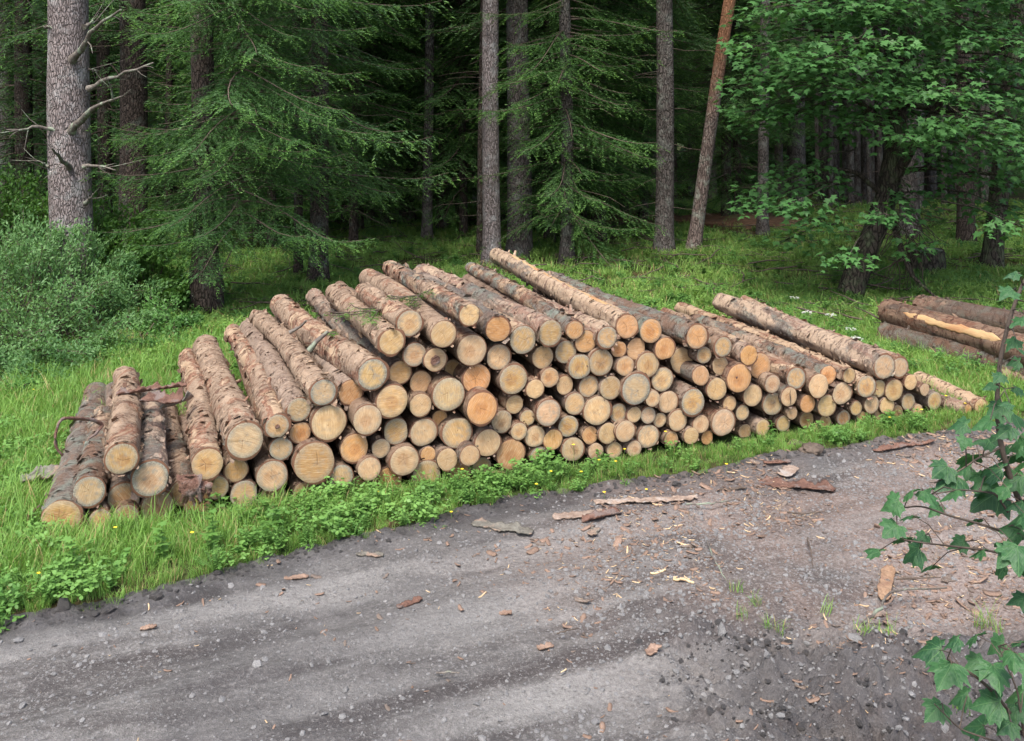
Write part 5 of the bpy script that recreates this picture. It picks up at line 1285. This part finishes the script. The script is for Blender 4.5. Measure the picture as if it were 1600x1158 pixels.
def stub(px, py, off, pts, r, label):
    P0 = on_front(px, py, off); b = MB(); b.tube(np.array(pts), np.linspace(r, r*.5, len(pts)), 7, 0, True, .25, int(px)); thing('branch_stub', label, 'branch', P0, None, b.mesh('branch_stub', M['deadwood']))
stub(483, 548, .45, [(0,0,0),(.04,.0,.05),(.10,.02,.10)], .018, 'grey broken branch stub poking up between the left slope logs')
stub(452, 520, .75, [(0,0,0),(.06,.02,.03),(.10,-.02,.07)], .010, 'small pale forked stub behind the grey broken one')
# needle sprigs on the logs
def sprig(px, py, z, n, L, seed, label):
    g = np.random.default_rng(seed); p = at_z(px, py, z); b = MB()
    for k in range(n):
        a = g.uniform(0, 6.28); (V, Fq), ax, _ = spruce_branch(g, L*g.uniform(.6, 1.1), .15, 1.6, .55); c, s = math.cos(a), math.sin(a)
        off = g.normal(0, L*.22, 3); off[2] = abs(off[2])*.4
        def X(V): return np.stack([V[:,0]*c - V[:,1]*s, V[:,0]*s + V[:,1]*c, V[:,2]*.8], -1) + off
        b.add(X(V), Fq, 0); b.tube(X(ax), [.003]*7, 4, 1, False)
    thing('spruce_sprig', label, 'sprig', p, None, b.mesh('spruce_sprig', [M['hazel'], M['twig']], False))
sprig(578, 490, .84, 16, .20, 1, 'green spruce sprig heaped on a tan log of the upper left slope')
sprig(655, 468, .90, 7, .16, 2, 'small green sprig on the log below the crest')
sprig(500, 520, .70, 2, .08, 3, 'tiny sprig caught between logs of the left slope')

# dark mud and moss clumps
def clump(px, py, r, mat, label, seed, name='mud_clump', cat='mud', flat=.5):
    import bmesh
    p = at_z(px, py); bm = bmesh.new(); bmesh.ops.create_icosphere(bm, subdivisions=4, radius=1)
    co = np.array([v.co[:] for v in bm.verts]); d = .45 + 1.0*fbm(co[:,0]*2.1+5, co[:,1]*2.1, co[:,2]*2.1+seed, seed, 5)
    for v, k in zip(bm.verts, d): v.co *= k*r; v.co.z *= flat
    me = bpy.data.meshes.new(name); bm.to_mesh(me); bm.free(); me.materials.append(mat); me.polygons.foreach_set('use_smooth', np.ones(len(me.polygons), bool))
    return thing(name, label, cat, (p[0], p[1], float(any_z(p[0], p[1]))), None, me)
clump(1268, 706, .065, M['twig'], 'dark clod of soil and rotten bark at the verge before the right logs', 1)
clump(1243, 694, .04, M['twig'], 'smaller dark clod just behind the big one at the verge', 2)
for (cx, cy, r, lab, s) in ((1000,349,.55,'brown needle-covered mound at the back of the right clearing',11),(1150,350,.65,'long brown mound between the leaning pine and the maple',12)):
    o = clump(cx, cy, r, M['brown_soil'], lab, s, 'soil_mound', 'mound', .35); o.scale = (1.7, 1, .8)
# stump behind the maple
def stump(px, py, r, h, label):
    p = at_z(px, py); t = thing('tree_stump', label, 'stump', (p[0], p[1], 0)); b = MB()
    b.tube(np.array([[0, 0, -.05], [0, 0, .05], [0, 0, h*.5], [0, 0, h]]), [r*1.4, r*1.15, r, r*.97], 18, 0, False, .2, 4); obj('bark', b.mesh('bark', M['maple_bark']), t)
    c = MB(); a = np.linspace(0, 6.28, 18, endpoint=False); c.poly(np.stack([np.cos(a)*r*.95, np.sin(a)*r*.95, h - .005 + 0*a], -1)); o = obj('cut_face', c.mesh('cut_face', M['deadwood']), t)
stump(1446, 425, .2, .26, 'old flat-topped stump in shade behind the maple')

# grass tufts on the mud
tf = MB()
p9 = np.array([at_z(*q) for q in ((1545,965),(1560,975),(1530,970),(1380,985),(1400,990),(1350,1000),(1290,950),(1150,920),(1160,960),(1210,970),(1180,940),(1500,1100))]); p9[:, 2] = road_z(p9[:, 0], p9[:, 1])
make_scatter('mud_grass', p9, rots(len(p9)), RNG.uniform(.5, .8, len(p9)), T_near)

# ------------------------------------------------------------------ near maple sapling
def leaf_mesh(seed):
    g = np.random.default_rng(seed); o = LEAF_NEAR.copy(); o += g.normal(0, .015, o.shape); o[0] = 0
    b = MB(); fo, dr = g.uniform(.1, .5), g.uniform(.1, .5); zf = lambda x, y: -fo*abs(x)**1.3 - dr*y*y + .05*math.sin(6*x + 4*y + seed) + .03*math.sin(13*y + 9*x)
    # refine outline with teeth, fan from the vein points
    pts = []
    for k in range(len(o)):
        a, c = o[k], o[(k+1) % len(o)]; pts += [a, (a + c)/2 + g.normal(0, .022, 2)]
    pts = np.array(pts); ctr = np.array([0, .22]); ring = ctr + (pts - ctr)*.5
    V = [(ctr[0], ctr[1], zf(*ctr))] + [(x, y, zf(x, y) + .012*(-1)**k) for k, (x, y) in enumerate(ring)] + [(x, y, zf(x, y)) for x, y in pts]
    n = len(pts); k = np.arange(n); m = (k+1) % n
    tri = np.stack([0*k, 1+k, 1+m], -1); qd = np.stack([1+k, 1+n+k, 1+n+m, 1+m], -1)
    me = mesh_np('leaf', np.array(V), np.concatenate([tri.ravel(), qd.ravel()]), np.concatenate([np.full(n, 3), np.full(n, 4)]), M['maple_near'], True)
    return me
LM = [leaf_mesh(k) for k in range(9)]
def sapling(label, stemlist, leaves, Y0, root, seed, sc=1.0):
    g = np.random.default_rng(seed); base = np.array(root); t = thing('maple_sapling', label, 'sapling', base)
    b = MB(); allp = []
    for pts, r in stemlist:
        w = np.array([at_depth(x, y, Yq) - base for x, y, Yq in pts]); q = np.linspace(0, len(w)-1, 26); W = np.stack([np.interp(q, np.arange(len(w)), w[:, c]) for c in range(3)], -1)
        for _ in range(3): W[1:-1] = (W[:-2] + W[1:-1]*2 + W[2:])/4
        b.tube(W, np.linspace(r, r*.4, 26), 7, 0, True); allp.append(W)
    obj('stem', b.mesh('stem', M['twig']), t)
    AP = np.concatenate(allp); pet = MB()
    for k, (lx, ly, s) in enumerate(leaves):
        Y = Y0 + g.uniform(-.16, .16); P = at_depth(lx, ly, Y) - base; size = s*Y/F*.76*sc*g.uniform(.75, 1.1)
        near = AP[np.argmin(np.linalg.norm((AP - P)[:, [0, 2]], axis=1))]
        out = P - near; a = math.atan2(out[1]*.5 + g.normal(0, .05), out[0] - .04) + g.normal(0, .45)
        D = norm(np.array([math.cos(a), math.sin(a)*.8, -.30 + g.normal(0, .14)])); N = norm(np.array([g.normal(0, .22), -.42 + g.normal(0, .22), 1.0])); N = norm(N - D*np.dot(N, D)); W = np.cross(D, N)
        lo = bpy.data.objects.new('leaf', LM[k % 9]); link(lo, t)
        start = P - D*size*.45
        mt = Matrix(((W[0], D[0], N[0]), (W[1], D[1], N[1]), (W[2], D[2], N[2]))).to_4x4(); mt.translation = Vector(start); lo.matrix_local = mt @ Matrix.Scale(size, 4)
        pet.tube(np.array([near, (near + start)/2 + [0, 0, .012], start + D*size*.05]), [.0017, .0013, .0011], 4, 0, False)
    obj('leaf_stalk', pet.mesh('leaf_stalk', M['twig']), t, kind='stuff')
def zc(l): return [(1200 + x/2.705, 640 + y/2.705, s/2.705*1.15) for x, y, s in l]
L1 = zc([(515,398,125),(590,350,90),(660,332,100),(585,445,110),(520,500,110),(560,545,90),(440,588,110),(650,540,80),(600,605,130),(800,560,110),(685,660,110),(690,370,120),(760,300,140),(840,200,140),(730,258,110),(900,130,110),(830,140,70),(930,370,160),(930,245,170),(1020,200,140),(1050,140,130),(1040,300,120),(900,300,110),(1020,500,170),(1040,400,120),(1000,560,120),(1060,620,160),(970,665,110),(1060,800,120),(1085,570,100),(1000,90,120),(900,50,120),(960,5,120),(1060,30,120),(800,60,110),(1075,220,120),(1110,350,150),(860,470,90),(880,600,90),(760,350,110),(700,420,90),(880,320,110),(980,330,120),(1010,620,130),(940,120,110),(980,160,110),(820,250,110),(1050,450,130),(1120,460,150),(1130,700,140),(1130,120,150)]) \
   + [(1578,428,34),(1574,456,36),(1590,500,34),(1580,535,32),(1583,566,36),(1560,590,32),(1598,610,40),(1545,602,30),(1570,630,36),(1610,450,40),(1615,560,44)]
sapling('maple sapling with dark green lobed leaves reaching in from the right edge, upper cluster',
  [([(1830,1480,2.5),(1760,1250,2.5),(1680,980,2.5),(1610,830,2.45),(1575,740,2.4),(1562,690,2.4),(1556,640,2.4),(1560,560,2.4),(1585,470,2.4),(1605,430,2.4)], .0095),
   ([(1612,890,2.45),(1560,862,2.4),(1500,855,2.35),(1440,848,2.3),(1405,842,2.3)], .0035),
   ([(1580,835,2.42),(1530,818,2.38),(1480,805,2.34),(1440,790,2.3),(1400,795,2.28)], .0035),
   ([(1575,800,2.42),(1555,770,2.4),(1500,765,2.35),(1440,775,2.3)], .003),
   ([(1562,700,2.4),(1530,715,2.4),(1500,735,2.4),(1460,755,2.4)], .003), ([(1600,820,2.44),(1640,770,2.4),(1620,700,2.4)], .003)], L1, 2.38,
  (at_depth(1830, 1483, 2.5)), 3)
L2 = zc([(670,1010,170),(770,980,150),(860,955,120),(750,1110,180),(870,1080,170),(970,1130,170),(1040,1060,150),(960,1000,150),(1050,975,120),(800,1210,170),(920,1240,170),(1030,1200,170),(700,1270,130),(860,1330,150),(1000,1340,160),(1080,1280,150),(1110,1130,150)])
sapling('low cluster of green maple leaves at the lower right corner',
  [([(1720,1440,2.45),(1680,1300,2.4),(1620,1180,2.35),(1570,1100,2.3),(1530,1060,2.28),(1480,1030,2.25)], .006),
   ([(1620,1180,2.35),(1560,1160,2.3),(1500,1140,2.28),(1460,1100,2.25)], .003), ([(1600,1150,2.3),(1590,1080,2.3),(1560,1010,2.3)], .003)], L2, 2.3, at_depth(1720, 1440, 2.45), 5, .85)
print('OBJECTS', len(SC.objects))
